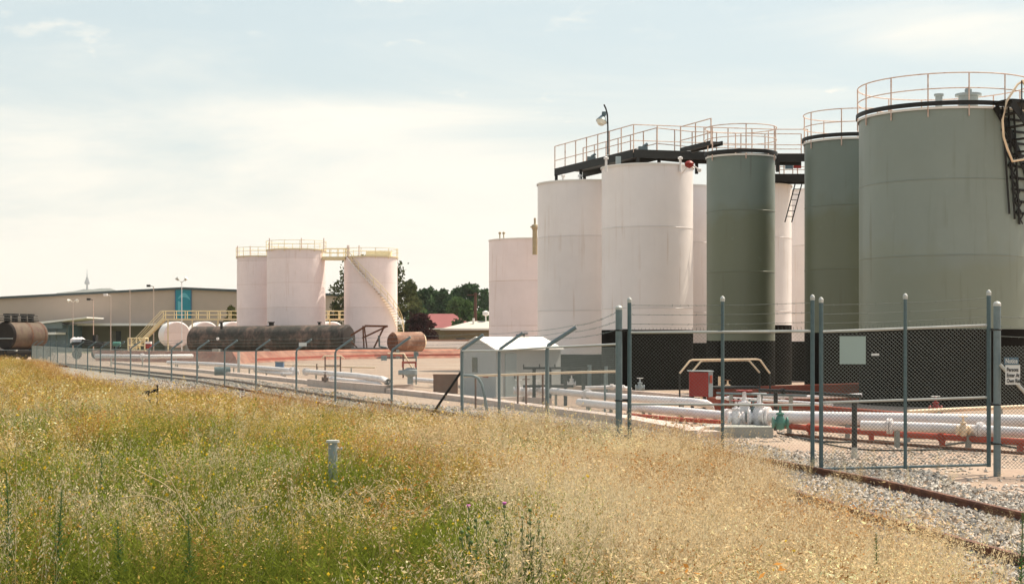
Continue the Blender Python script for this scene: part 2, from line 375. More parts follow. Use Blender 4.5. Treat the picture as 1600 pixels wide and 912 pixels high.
# cloud brightness: warm white
cc = N.new('ShaderNodeMix'); cc.data_type = 'RGBA'
L.new(cl, cc.inputs[0]); cc.inputs[6].default_value = (4.0, 4.75, 4.75, 1); cc.inputs[7].default_value = (6.75, 6.35, 5.6, 1)
L.new(cc.outputs[2], mx.inputs[7])
L.new(mx.outputs[2], bg.inputs['Color'])

SC.view_settings.view_transform = 'Standard'; SC.view_settings.look = 'None'
SC.view_settings.gamma = 1.0; SC.view_settings.exposure = 0.50; SC.view_settings.use_curve_mapping = False
SC.cycles.max_bounces = 5; SC.cycles.diffuse_bounces = 3; SC.cycles.glossy_bounces = 2; SC.cycles.transmission_bounces = 3
SC.cycles.transparent_max_bounces = 8; SC.cycles.volume_bounces = 0
SC.cycles.use_denoising = True
SC.cycles.caustics_reflective = False; SC.cycles.caustics_refractive = False
SC.cycles.sample_clamp_indirect = 4.0

# ------------------------------------------------------------------ ground
XB = np.array([(0, 5.3), (5, 5.0), (9, 4.0), (11, 3.67), (12.8, 3.2), (14.8, 2.84), (18.3, 3.36), (24, 3.35), (27.8, 2.2), (29.5, 1.2), (31.5, -.6), (33.4, -1.9), (36.6, -3.8),
               (43.5, -7.0), (48.5, -10.0), (58, -15.2), (77, -22.8), (120, -37), (148, -51), (180, -66)])
def xb(Z): return np.interp(Z, XB[:, 0], XB[:, 1])
def fbm(x, y, seed=0, oct=4, scale=1.0):
    """cheap smooth noise, about -1..1"""
    r = np.random.default_rng(seed); o = np.zeros_like(np.asarray(x, float)); a = 1.0
    for k in range(oct):
        for _ in range(3):
            th = r.uniform(0, 2 * PI); ph = r.uniform(0, 2 * PI); f = scale * (2 ** k) * r.uniform(.7, 1.3)
            o += a * np.sin((x * math.cos(th) + y * math.sin(th)) * f + ph) / 3
        a *= 0.55
    return o
def field_h(X, Z):
    d = np.clip(xb(Z) - X, 0, None)
    t = np.clip(d / 9.0, 0, 1); t = t * t * (3 - 2 * t)
    return 0.02 + 0.46 * t + 0.05 * fbm(X, Z, 3, 3, .8) * np.clip(d / 1.5, 0, 1)

def two_tone(name, c1, c2, c3, sc1, sc2, bump=0.6, rough=0.95):
    m = mat(name, c1, rough, 0, 0.22, sc2, col2=c2, mixlo=0.4, mixhi=0.6, mscale=sc1, bump=bump, bscale=sc2 * 2)
    nt = m.node_tree; N = nt.nodes; L = nt.links; b = N['Principled BSDF']
    src = b.inputs['Base Color'].links[0].from_socket
    tc = N.new('ShaderNodeTexCoord'); v = N.new('ShaderNodeTexVoronoi'); v.inputs['Scale'].default_value = sc2
    L.new(tc.outputs['Object'], v.inputs['Vector'])
    r = N.new('ShaderNodeMapRange'); r.inputs['From Min'].default_value = 0.0; r.inputs['From Max'].default_value = 0.6
    r.inputs['To Min'].default_value = 0.0; r.inputs['To Max'].default_value = 0.55
    L.new(v.outputs['Distance'], r.inputs['Value'])
    mx = N.new('ShaderNodeMix'); mx.data_type = 'RGBA'; L.new(r.outputs['Result'], mx.inputs[0]); L.new(src, mx.inputs[6]); mx.inputs[7].default_value = (*c3, 1)
    L.new(mx.outputs[2], b.inputs['Base Color'])
    return m
two_tone('yard_gravel', (0.48, 0.375, 0.285), (0.40, 0.27, 0.195), (0.27, 0.20, 0.15), 0.15, 9)
two_tone('ballast', (0.36, 0.325, 0.27), (0.42, 0.355, 0.28), (0.14, 0.12, 0.095), 0.4, 16)
two_tone('field_soil', (0.17, 0.135, 0.06), (0.09, 0.10, 0.035), (0.07, 0.05, 0.03), 0.6, 12)
two_tone('far_land', (0.30, 0.25, 0.15), (0.12, 0.14, 0.07), (0.2, 0.18, 0.1), 0.01, 0.3)

MB().slab([(-9000, -60, -.06), (9000, -60, -.06), (9000, 9200, -.06), (-9000, 9200, -.06)]).build('ground', 'far_land', loc=(0, 0, 0), kind='structure')
MB().slab([(-170, -10, 0), (90, -10, 0), (90, 235, 0), (-170, 235, 0)]).build('yard', 'yard_gravel', loc=(0, 0, 0), kind='structure')
# railway bed: from the grass edge across the track
UR = np.array([(4, 8.1), (11, 6.9), (17.4, 5.8), (21.4, 5.18), (23.3, 4.72), (27.1, 3.73), (32.5, 2.1), (42.7, -2.2), (53, -6.0), (66, -10.6), (78, -15), (102, -25.6), (124.5, -36), (165, -58)])
def cat(P, n=8):
    """smooth curve through points"""
    P = [np.array(p, float) for p in P]; P = [2 * P[0] - P[1]] + P + [2 * P[-1] - P[-2]]; o = []
    for i in range(1, len(P) - 2):
        for k in range(n):
            t = k / n; a, b, c, d = P[i - 1:i + 3]
            o.append(.5 * ((2 * b) + (-a + c) * t + (2 * a - 5 * b + 4 * c - d) * t * t + (-a + 3 * b - 3 * c + d) * t ** 3))
    o.append(P[-2]); return np.array(o)
UC = cat(UR, 6)      # columns: Z, X of the far rail
def offset(C, d):
    T = np.gradient(C, axis=0); T /= np.linalg.norm(T, axis=1)[:, None]
    return np.stack([C[:, 0] + T[:, 1] * d, C[:, 1] - T[:, 0] * d], 1)
LC = offset(UC, 1.72)
if LC[20, 1] > UC[20, 1]: LC = offset(UC, -1.72)
sgn = 1 if LC[20, 1] < offset(UC, -1)[20, 1] else -1
BEDR = offset(UC, -1.1 * sgn); BEDR[:, 1] += 0.35 * np.sin(BEDR[:, 0] * 1.1)
b_ = MB(); vs = []; n = len(UC)
for (z, x) in BEDR: vs.append((x, z, 0.012))
for (z, x) in BEDR: vs.append((min(float(xb(z)) - 2.5, x - 3.5), z, 0.012))
b_.add(vs, [(k, k + 1, n + k + 1, n + k) for k in range(n - 1)])
b_.build('ballast_bed', 'ballast', loc=(0, 0, 0), kind='structure')
# the field
Zs = np.concatenate([np.arange(-6, 30, .35), np.arange(30, 182, 1.5)]); Ds = np.concatenate([[0], np.cumsum(np.linspace(.25, 2.2, 46))])
ZZ, DD = np.meshgrid(Zs, Ds, indexing='ij'); XX = xb(ZZ) - DD
HH = field_h(XX, ZZ); HH[:, 0] = -0.03
V = np.stack([XX.ravel(), ZZ.ravel(), HH.ravel()], 1); nz_, nd_ = ZZ.shape
ii, jj = np.meshgrid(np.arange(nz_ - 1), np.arange(nd_ - 1), indexing='ij'); a_ = (ii * nd_ + jj).ravel()
Q = np.stack([a_, a_ + nd_, a_ + nd_ + 1, a_ + 1], 1)[:, ::-1]
np_mesh('field', V, Q, 'field_soil', smooth=True, kind='structure')

# ------------------------------------------------------------------ ballast stones (uncountable)
def stones():
    # unit lump: distorted octahedron
    base = np.array([(1, 0, 0), (-1, 0, 0), (0, 1, 0), (0, -1, 0), (0, 0, 1), (0, 0, -1)], float)
    tri = np.array([(0, 2, 4), (2, 1, 4), (1, 3, 4), (3, 0, 4), (2, 0, 5), (1, 2, 5), (3, 1, 5), (0, 3, 5)])
    P = []; S = []
    def scatter(n, zr, lo, hi, smin, smax):
        z = RNG.uniform(zr[0] ** .5, zr[1] ** .5, n) ** 2
        xr = np.interp(z, BEDR[:, 0], BEDR[:, 1]); xl = np.minimum(xb(z) - .6, xr - 3.0)
        t = RNG.uniform(0, 1, n); x = xl + (xr - xl + .5) * t
        keep = (np.abs(x / z) < .42)
        z, x = z[keep], x[keep]
        return np.stack([x, z], 1), RNG.uniform(smin, smax, len(z))
    a, s1 = scatter(52000, (13, 34), 0, 1, .018, .05)
    b, s2 = scatter(30000, (34, 80), 0, 1, .03, .07)
    P = np.vstack([a, b]); S = np.concatenate([s1, s2])
    n = len(P); ang = RNG.uniform(0, 2 * PI, n); c, s = np.cos(ang), np.sin(ang)
    B = base[None] * RNG.uniform(.55, 1.2, (n, 6, 1)) * np.array([1, 1, .7]) + RNG.normal(0, .13, (n, 6, 3))
    X = B[:, :, 0] * c[:, None] - B[:, :, 1] * s[:, None]; Y = B[:, :, 0] * s[:, None] + B[:, :, 1] * c[:, None]
    V = np.stack([X * S[:, None] + P[:, 0:1], Y * S[:, None] + P[:, 1:2], B[:, :, 2] * S[:, None] + .02 + S[:, None] * .25 * RNG.uniform(0, 2, (n, 1))], 2)
    # keep the flangeway: nothing above rail head height
    g = RNG.uniform(.12, .58, (n, 1, 1)) * np.ones((n, 6, 3)) * np.array([1.07, .97, .84])
    warm = RNG.uniform(0, 1, n) < .2; g[warm] *= np.array([1.15, .95, .8])
    Q = (tri[None] + (np.arange(n) * 6)[:, None, None]).reshape(-1, 3)
    np_mesh('ballast_stones', V.reshape(-1, 3), Q, stone_m, g.reshape(-1, 3), k=3, kind='stuff',
            label='loose grey crushed stone heaped between and beside the rusty rails', cat='gravel')
stone_m = attr_mat('stone_faces', 0.0)
stones()

# ------------------------------------------------------------------ railway track
tr = thing('railway_track', 'rusty siding track curving through grey ballast and under the gate', 'railway track', (6.3, 19, 0))
def rail(C, parent):
    prof = [(-.07, 0), (.07, 0), (.07, .018), (.012, .035), (.012, .10), (.035, .112), (.035, .145), (-.035, .145), (-.035, .112), (-.012, .10), (-.012, .035), (-.07, .018)]
    T = np.gradient(C, axis=0); T /= np.linalg.norm(T, axis=1)[:, None]
    vs = []; m = len(prof)
    for (z, x), (tz, tx) in zip(C, T):
        nx, nz = tz, -tx
        for u, v in prof: vs.append((x + nx * u, z + nz * u, v * .9 + .012))
    fs = [(i * m + k, i * m + (k + 1) % m, (i + 1) * m + (k + 1) % m, (i + 1) * m + k) for i in range(len(C) - 1) for k in range(m)]
    MB().add(vs, fs).build('rail', 'rail_rust', parent)
rail(UC, tr); rail(LC, tr)
acc = 0; last = None
CC = (UC + LC) / 2; TT = np.gradient(CC, axis=0); TT /= np.linalg.norm(TT, axis=1)[:, None]
D = np.concatenate([[0], np.cumsum(np.linalg.norm(np.diff(CC, axis=0), axis=1))])
for q in np.arange(7, 68, .72):
    z, x = np.interp(q, D, CC[:, 0]), np.interp(q, D, CC[:, 1]); tz, tx = np.interp(q, D, TT[:, 0]), np.interp(q, D, TT[:, 1])
    a = math.atan2(tz, tx) - PI / 2
    MB().box(x - 1.2, z - .12, -.05, x + 1.2, z + .12, .034 + random.uniform(-.006, 0), rot=a).build('sleeper', 'sleeper_wood', tr)
def yard_stones():
    base = np.array([(1, 0, 0), (-1, 0, 0), (0, 1, 0), (0, -1, 0), (0, 0, 1), (0, 0, -1)], float)
    tri = np.array([(0, 2, 4), (2, 1, 4), (1, 3, 4), (3, 0, 4), (2, 0, 5), (1, 2, 5), (3, 1, 5), (0, 3, 5)])
    n = 16000; z = RNG.uniform(14, 48, n); xr = np.interp(z, BEDR[:, 0], BEDR[:, 1]); x = xr + RNG.exponential(2.2, n)
    k = (x / z < .42) & (fbm(x, z, 91, 3, .9) + RNG.uniform(-.6, .6, n) > -.1); x, z = x[k], z[k]; n = len(x)
    S = RNG.uniform(.012, .045, n); B = base[None] * RNG.uniform(.6, 1.2, (n, 6, 1)) * np.array([1, 1, .6]) + RNG.normal(0, .1, (n, 6, 3))
    V = B * S[:, None, None] + np.stack([x, z, S * .3], 1)[:, None, :]
    g = RNG.uniform(.25, .62, (n, 1, 1)) * np.ones((n, 6, 3)) * np.array([1.06, .93, .80])
    np_mesh('yard_stones', V.reshape(-1, 3), (tri[None] + (np.arange(n) * 6)[:, None, None]).reshape(-1, 3), stone_m, g.reshape(-1, 3), k=3, kind='stuff', label='scattered warm coloured stones on the bare yard ground under the pipes', cat='gravel')
yard_stones()
# ------------------------------------------------------------------ storage tanks
def solve(pl, pr, Zc):
    a = math.atan((pl - CX) / F); b = math.atan((pr - CX) / F); c = (a + b) / 2
    D = Zc / math.cos(c); return Zc * math.tan(c), D * math.sin((b - a) / 2)
def ring_rail(root, cx, cy, R, z0, h, n, m, r=.024, a0=0, a1=2 * PI, drop=.35):
    hr = MB().ring(cx, cy, z0 + h, R, r, 96, 6, a0, a1).ring(cx, cy, z0 + h * .52, R, r * .9, 96, 6, a0, a1).build('handrail', m, root)
    for k in range(n):
        a = a0 + (a1 - a0) * (k + .5) / n; x, y = cx + R * math.cos(a), cy + R * math.sin(a)
        MB().cyl((x, y, z0 - drop), (x, y, z0 + h), r * 1.15, n=6).build('rail_post', m, hr)
    return hr
def tank(label, pl, pr, Zc, rim_py, paint, low=None, low_z=0.0, group='upright storage tanks', z0=0.0, toe=None, lid=True, name='storage_tank', zt=None):
    cx, R = solve(pl, pr, Zc)
    D = math.hypot(cx, Zc); Zt = Zc * (1 - (R / D) ** 2)
    ztop = zt if zt else EYE + (HY - rim_py) * Zt / F
    t = thing(name, label, 'storage tank', (cx, Zc, z0), group)
    MB().band(cx, Zc, R, low_z, R, ztop, 128).build('shell', paint, t)
    if low:
        MB().band(cx, Zc, R + .004, z0, R + .004, low_z, 128).band(cx, Zc, R + .004, low_z, R, low_z + .0, 128).build('lower_shell', low, t)
    if paint is not pink_p and Zc < 80:
        for q in (1, 2, 3, 4):
            w_ = MB()
            zz = q * ((2.35) if paint in (olive_p, oliv2_p) else 3.4)
            if low_z + .2 < zz < ztop - .3: w_.band(cx, Zc, R + .001, zz - .02, R + .012, zz - .008, 128).band(cx, Zc, R + .012, zz - .008, R + .012, zz + .008, 128).band(cx, Zc, R + .012, zz + .008, R + .001, zz + .02, 128).build('weld_seam', paint, t)
    MB().lathe(cx, Zc, [(R + .05, ztop - .07), (R + .05, ztop), (R - .01, ztop + .006), (0.02, ztop + R * .06)], 128).build('roof', 'roof_white', t)
    if toe: MB().band(cx, Zc, R + .10, ztop + .03, R + .10, ztop + .17, 128).band(cx, Zc, R + .07, ztop + .17, R + .10, ztop + .17, 128).band(cx, Zc, R + .07, ztop + .17, R + .07, ztop + .03, 128).build('toe_board', toe, t)
    return t, cx, R, ztop
def vent(root, x, y, z, r, h, m, cap=True):
    b = MB().lathe(x, y, [(r, z - .3), (r, z + h), (r * 1.35, z + h), (r * 1.35, z + h + .07), (0.01, z + h + .09)], 20)
    if cap: b.lathe(x, y, [(r * .35, z + h + .08), (r * .38, z + h + .2), (r * .25, z + h + .27), (.01, z + h + .3)], 16)
    b.build('vent', m, root)

# big grey-green tank, nearest
tD, xD, RD, zD = tank('largest and nearest grey-green tank with black base, roof vents and stair at right edge', 1342, 1612, 50, 184.6, 'grey_green_tank_paint' and oliv2_p, black_p, 2.42, toe='dark_steel')
ring_rail(tD, xD, 50, RD + .04, zD + .05, .98, 14, 'primer_rail', .02)
vx, vz = WX(1467, 49.4), zD + .12; vent(tD, WX(1467, 48.3), 48.3, zD + .02, .11, .44, 'grey_paint', False)
vent(tD, WX(1513, 48.3), 48.3, zD + .02, .30, .44, 'grey_paint', True)
# spiral stair on its right side
st = thing('spiral_stair', 'black steel stair with cream handrail curling down the right side of the largest tank', 'stair', (xD + RD, 50, 0))
def sp(a, r): return xD + r * math.cos(a), 50 + r * math.sin(a)
A0 = R_(-72); STEPS = 27
for k in range(STEPS):
    a = A0 + k * .095; z = zD + .1 - k * .36
    if z < .2: break
    x0, y0 = sp(a, RD + .03); x1, y1 = sp(a, RD + .85)
    MB().beam((x0, y0, z), (x1, y1, z), .25, .035).build('tread', 'dark_steel', st)
for r, nm in ((RD + .05, 'stringer'), (RD + .87, 'stringer')):
    pts = [(*sp(A0 + k * .095, r), zD + .0 - k * .36) for k in range(0, 27)]
    b = MB()
    for p, q in zip(pts[:-1], pts[1:]): b.beam(p, q, .03, .22)
    b.build(nm, 'dark_steel', st)
pts = [(*sp(A0 + k * .095, RD + .9), zD + 1.05 - k * .36) for k in range(1, 27)]
MB().tube(pts, .032, 8).build('handrail', 'cream_rail', st)
pts2 = [(*sp(A0 + k * .095, RD + .9), zD + .5 - k * .36) for k in range(1, 27)]
MB().tube(pts2, .022, 8).build('mid_rail', 'dark_steel', st)
for k in range(1, 27, 2):
    x, y = sp(A0 + k * .095, RD + .9); MB().cyl((x, y, zD - k * .36), (x, y, zD + 1.05 - k * .36), .022, n=6).build('rail_post', 'dark_steel', st)
for k in range(9):     # added dark lattice imitating the stair's shaded underside and its shadow on the tank
    zz = zD - .35 - k * .36; aa = R_(-69 + k * 1.9)
    MB().beam((*sp(aa, RD + .04), zz), (*sp(aa + R_(22), RD + .10), zz - .02), .05, .07).beam((*sp(aa, RD + .05), zz), (*sp(aa + R_(7), RD + .06), zz - .34), .03, .04).beam((*sp(aa + R_(9), RD + .05), zz), (*sp(aa + R_(2), RD + .06), zz - .34), .03, .04).build('stair_shade_bar', 'dark_steel', st)
for q in (-67, -62, -57): MB().beam((*sp(R_(q), RD + .07), zD), (*sp(R_(q + 6), RD + .07), zD - 3.3 + (q + 67) * -.03), .05, .05).build('stair_shade_post', 'dark_steel', st)  # added dark uprights of the same imitation stair shade
MB().prism([sp(R_(-72), RD + .02), sp(R_(-72), RD + .88), sp(R_(-60), RD + .9), sp(R_(-48), RD + .9), sp(R_(-36), RD + .9), sp(R_(-36), RD + .02), sp(R_(-54), RD + .02)], zD + .02, zD + .12).build('landing', 'dark_steel', st)
hb = MB()
for a, b in ((-60, -48), (-48, -36), (-36, -24)):
    for h in (.55, 1.05): hb.cyl((*sp(R_(a), RD + .92), zD + .1 + h), (*sp(R_(b), RD + .92), zD + .1 + h), .02, n=6)
for a in (-60, -48, -36): hb.cyl((*sp(R_(a), RD + .92), zD + .1), (*sp(R_(a), RD + .92), zD + 1.15), .02, n=6)
hb.build('landing_rail', 'primer_rail', st)
ctl = [Vector(W(px, py, Z)) for px, py, Z in ((1612, 118, 46.9), (1590, 132, 46.7), (1573, 158, 46.5), (1566.5, 188, 46.4), (1568, 214, 46.4), (1574, 232, 46.5), (1582, 252, 46.6), (1600, 249, 47.0), (1616, 246, 47.6))]
MB().tube(ctl, .036, 8).build('curved_rail', 'cream_rail', st)

# dark olive tank behind it
tC2, xC2, RC2, zC2 = tank('dark olive tank half hidden behind the left side of the largest tank', 1257, 1400, 58, 223, olive_p, black_p, 2.35, toe='dark_steel')
ring_rail(tC2, xC2, 58, RC2 + .04, zC2 + .05, 1.0, 8, 'primer_rail', .02)
# slim olive tank
tC1, xC1, RC1, zC1 = tank('slim dark olive tank standing free between the white tanks, ringed by a high handrail', 1104, 1211, 60, 246, olive_p, black_p, 2.05, toe='dark_steel')
ring_rail(tC1, xC1, 60, RC1 + .06, zC1 + .15, .98, 6, 'primer_rail', .02)
# white group
tB3, xB3, RB3, zB3 = tank('tall white tank with black base, widest of the white ones under the dark walkway', 940, 1083, 66, 262, white_p, black_p, 2.5)
tB2, xB2, RB2, zB2 = tank('white tank left of the widest white one, rising behind the grey shed', 840, 990, 72, 287.6, white_p, black_p, 1.42)
tB4, xB4, RB4, zB4 = tank('white tank seen as a narrow strip left of the slim olive tank', 1010, 1120, 76, 293, white_p, black_p, 1.93)
tB5, xB5, RB5, zB5 = tank('greyish white tank showing just right of the slim olive tank, black below', 1128, 1237, 72, 291, white_p, black_p, 2.76)
tB6, xB6, RB6, zB6 = tank('cream white tank glimpsed behind the leaning ladder left of the dark olive tank', 1236, 1330, 78, 297, white_p, black_p, 2.0)
tB1, xB1, RB1, zB1 = tank('faded pinkish tank without handrail, farthest of the white row, behind the shed', 764, 905, 105, 375.5, pink_p)
for px in (781, 787):
    x, y, z = W(px, 372, 103); MB().cyl((x, y, zB1 - .1), (x, y, zB1 + .35), .04, n=8).lathe(x, y, [(.09, zB1 + .3), (.09, zB1 + .42), (.01, zB1 + .46)], 10).build('vent_pipe', 'brass', tB1)
x, y = WX(836, 100), 100.8
MB().cyl((x, y, zB1 - 1.2), (x, y, zB1 + .5), .16, n=12).cyl((x, y, zB1 + .5), (x, y, zB1 + 1.2), .07, n=8).lathe(x, y, [(.2, zB1 + .45), (.24, zB1 + .6), (.2, zB1 + .75), (.06, zB1 + .8)], 12).cyl((x - .3, y, zB1 + .62), (x + .3, y, zB1 + .62), .05, n=6).build('breather_valve', 'brass', tB1)
for px, zz in ((812, 523), (819, 521)):
    x, y, z = W(px, zz, 102); MB().cyl((x, y, z - 1.2), (x, y, z), .05, n=6).ring(x, y, z, .22, .04, 12).build('valve_stem', 'galv_green', tB1)
# small fittings on the white rims
for tt, px, Zc, py in ((tB3, 947, 66, 262), (tB3, 1063, 66, 262), (tB2, 906, 72, 285), (tB2, 880, 72, 285)):
    x, y, z = W(px, py, Zc - 1.6); zt = (zB3 if tt is tB3 else zB2)
    MB().cyl((x, y, zt - .35), (x, y, zt + .22), .05, n=8).lathe(x, y, [(.1, zt + .18), (.1, zt + .26), (.01, zt + .3)], 10).build('vent_pipe', 'white_paint', tt)
# red float gauge head beside the olive tank
g_ = thing('level_gauge', 'small red level gauge head with white arm at the rim between white and olive tanks', 'gauge', W(1077, 262, 63.6))
x, y, z = W(1077, 257, 63.6)
MB().lathe(x, y, [(.01, z - .16), (.17, z - .08), (.2, z + .05), (.1, z + .14), (.01, z + .16)], 16).build('gauge_head', 'red_paint', g_)
MB().cyl((x + .1, y, z), (x + .42, y, z - .22), .03, n=6).lathe(x + .42, y, [(.01, z - .32), (.09, z - .28), (.09, z - .18), (.01, z - .14)], 12).cyl((x, y, z), (x - .2, y + .9, z - .25), .03, n=6).build('gauge_arm', 'white_paint', g_)

# far pink tanks
FZ = 190.0
FAR = 'far pinkish tanks with yellow handrails'
tA1, xA1, RA1, zA1 = tank('left tank of the far pinkish cluster, lower and half behind its neighbour', 370, 450, (FZ+7), 402, pink_p, group=FAR)
tA2, xA2, RA2, zA2 = tank('widest far pinkish tank, its rim ringed with yellow posts, above the black cylinder', 417, 508.5, FZ, 391.5, pink_p, group=FAR)
tA3, xA3, RA3, zA3 = tank('far pinkish tank carrying a stair across its face, right of the footbridge', 537.5, 621, FZ, 402.5, pink_p, group=FAR)
ring_rail(tA1, xA1, (FZ+7), RA1 + .1, zA1 + .1, 1.05, 10, 'yellow_rail', .032)
ring_rail(tA2, xA2, FZ, RA2 + .1, zA2 + .1, 1.0, 12, 'yellow_rail', .032)
ring_rail(tA3, xA3, FZ, RA3 + .1, zA3 + .1, .95, 12, 'yellow_rail', .032)
for t_, x_, R1, z_, Z_ in ((tA1, xA1, RA1, zA1, (FZ+7)), (tA2, xA2, RA2, zA2, FZ), (tA3, xA3, RA3, zA3, FZ)):
    MB().band(x_, Z_, R1 + .12, z_ - .05, R1 + .12, z_ + .08, 64).band(x_, Z_, R1 + .12, z_ + .08, R1 - .1, z_ + .08, 64).build('kerb_ring', 'yellow_rail', t_)
for px in (371, 391, 421, 471, 506, 543, 545, 561):
    t_, Rr, zz, Z_ = (tA1, RA1, zA1, (FZ+5)) if px < 400 else (tA2, RA2, zA2, (FZ-3)) if px < 520 else (tA3, RA3, zA3, (FZ-3))
    x = WX(px, Z_); MB().cyl((x, Z_, zz - .3), (x, Z_, zz + 1.35), .06, n=6).build('lightning_rod', 'primer_rail', t_)
MB().box(WX(582, (FZ-2)) - .9, (FZ-1), zA3 + .1, WX(598, (FZ-2)) + .9, (FZ+1), zA3 + .75).build('roof_hatch', 'yellow_rail', tA3)
# stair running down across the face of the third far tank and round its right side
s3 = thing('tank_stair', 'pale yellow stair wrapped diagonally round the far right pinkish tank', 'stair', (xA3 + RA3, FZ, 0))
def sp3(a, r): return xA3 + r * math.cos(a), FZ + r * math.sin(a)
n3 = 36
for k in range(n3):
    a = R_(-132) + k * R_(155) / n3; z = zA3 - k * (zA3 - 1.2) / n3
    MB().beam((*sp3(a, RA3 + .02), z), (*sp3(a, RA3 + .75), z), .28, .06).build('tread', 'yellow_rail' if k > 16 else 'brass', s3)
b = MB(); b2 = MB()
for k in range(n3):
    a = R_(-132) + k * R_(155) / n3; a2 = a + R_(155) / n3; z = zA3 - k * (zA3 - 1.2) / n3; z2 = z - (zA3 - 1.2) / n3
    b.beam((*sp3(a, RA3 + .78), z), (*sp3(a2, RA3 + .78), z2), .04, .12)
    b2.cyl((*sp3(a, RA3 + .8), z + 1.05), (*sp3(a2, RA3 + .8), z2 + 1.05), .04, n=5).cyl((*sp3(a, RA3 + .8), z + .5), (*sp3(a2, RA3 + .8), z2 + .5), .035, n=5)
    if k % 3 == 0: b2.cyl((*sp3(a, RA3 + .8), z), (*sp3(a, RA3 + .8), z + 1.05), .035, n=5)
b.build('stringer', 'pipe_white', s3); b2.build('handrail', 'yellow_rail', s3)
# footbridge between second and third
fb = thing('footbridge', 'yellow railed footbridge joining the tops of two far pinkish tanks', 'footbridge', W(523, 404, (FZ-1)))
xl, xr = xA2 + RA2 - .2, xA3 - RA3 + .3
MB().box(xl, FZ-1.6, zA3 - .35, xr, FZ-.2, zA3 + .05).build('deck', 'yellow_rail', fb)
b = MB()
for y in (FZ-1.55, FZ-.25):
    for h in (.55, 1.05): b.cyl((xl, y, zA3 + h), (xr, y, zA3 + h), .04, n=6)
    for q in (0, .33, .66, 1): b.cyl((xl + (xr - xl) * q, y, zA3), (xl + (xr - xl) * q, y, zA3 + 1.05), .04, n=6)
b.build('handrail', 'yellow_rail', fb)

# ------------------------------------------------------------------ dark walkway over the white tanks
def walkway(label, path, zt, wd, group, rail_m='primer_rail', legs=True, h=1.1, step=1.25, thick=.30, name='walkway', both=True, zleg=9.45):
    """path: (x, y) of the near edge, left to right"""
    P = [Vector((x, y)) for x, y in path]
    nr = []
    for i in range(len(P)):
        d = (P[min(i + 1, len(P) - 1)] - P[max(i - 1, 0)]).normalized(); nr.append(Vector((-d.y, d.x)))
    Bk = [p + n * wd for p, n in zip(P, nr)]
    t = thing(name, label, 'walkway', (*P[0], zleg), group)
    b = MB()
    for i in range(len(P) - 1):
        b.add([(*P[i], zt), (*P[i + 1], zt), (*Bk[i + 1], zt), (*Bk[i], zt), (*P[i], zt - .06), (*P[i + 1], zt - .06), (*Bk[i + 1], zt - .06), (*Bk[i], zt - .06)],
              [(0, 1, 2, 3), (7, 6, 5, 4), (0, 4, 5, 1), (3, 2, 6, 7), (0, 3, 7, 4), (1, 5, 6, 2)])
    b.build('deck', 'dark_steel', t)
    for E in (P, Bk):
        b = MB()
        for p, q in zip(E[:-1], E[1:]): b.beam((*p, zt - thick / 2 + .01), (*q, zt - thick / 2 + .01), .06, thick + .05)
        b.build('girder', 'dark_steel', t)
    for E in ((P, Bk) if both else (P,)):
        hb = MB()
        for p, q in zip(E[:-1], E[1:]):
            hb.cyl((*p, zt + h), (*q, zt + h), .022, n=6).cyl((*p, zt + h * .38), (*q, zt + h * .38), .02, n=6)
        hr = hb.build('handrail', rail_m, t)
        for p, q in zip(E[:-1], E[1:]):
            m = max(1, round((q - p).length / step))
            for k in range(m):
                c = p.lerp(q, k / m); MB().cyl((*c, zt - .1), (*c, zt + h), .026, n=6).build('rail_post', rail_m, hr)
        MB().cyl((*E[-1], zt - .1), (*E[-1], zt + h), .026, n=6).build('rail_post', rail_m, hr)
    if legs:
        for E in (P, Bk):
            for p, q in zip(E[:-1], E[1:]):
                m = max(1, round((q - p).length / 2.4))
                for k in range(m):
                    c = p.lerp(q, (k + .06) / m); MB().box(c.x - .07, c.y - .07, zleg, c.x + .07, c.y + .07, zt - thick + .03).build('leg', 'dark_steel', t)
    return t
WG = 'steel walkways over the tanks'
wk = [(WX(867, 73.5), 73.5), (WX(990, 66), 66.0), (WX(1100, 66.8), 66.8), (WX(1212, 67.5), 67.5), (WX(1262, 67.5), 67.5)]
walkway('long dark steel walkway with pinkish handrails bending over the white tanks below the floodlight', wk, 10.22, 1.5, WG)
walkway('short lower dark walkway between the slim olive tank and the dark olive tank', [(WX(1205, 70), 70.2), (WX(1290, 70), 70.2)], 9.62, 1.2, WG, legs=False, step=.7, h=.95)
# crossover plank from walkway to the slim olive tank
walkway('slanting pale plank bridging from the walkway to the slim olive tank rim', [(WX(1066, 62), 62.6), (WX(1112, 60), 60.2)], 9.85, .5, WG, legs=False, both=False, h=.9, thick=.12, name='plank_bridge')
# leaning ladder
ld = thing('ladder', 'black steel ladder leaning from the lower walkway down between pale tanks', 'ladder', W(1240, 345, 69.5))
p0, p1 = Vector(W(1253, 287, 69.6)), Vector(W(1237, 347, 69.0)); off = Vector((-.32, -.1, 0))
MB().cyl(p0, p1, .03, n=6).build('ladder_rail', 'dark_steel', ld); MB().cyl(p0 + off, p1 + off, .03, n=6).build('ladder_rail', 'dark_steel', ld)
for k in range(1, 7):
    c = p0.lerp(p1, k / 7); MB().cyl(c, c + off, .016, n=5).build('rung', 'dark_steel', ld)
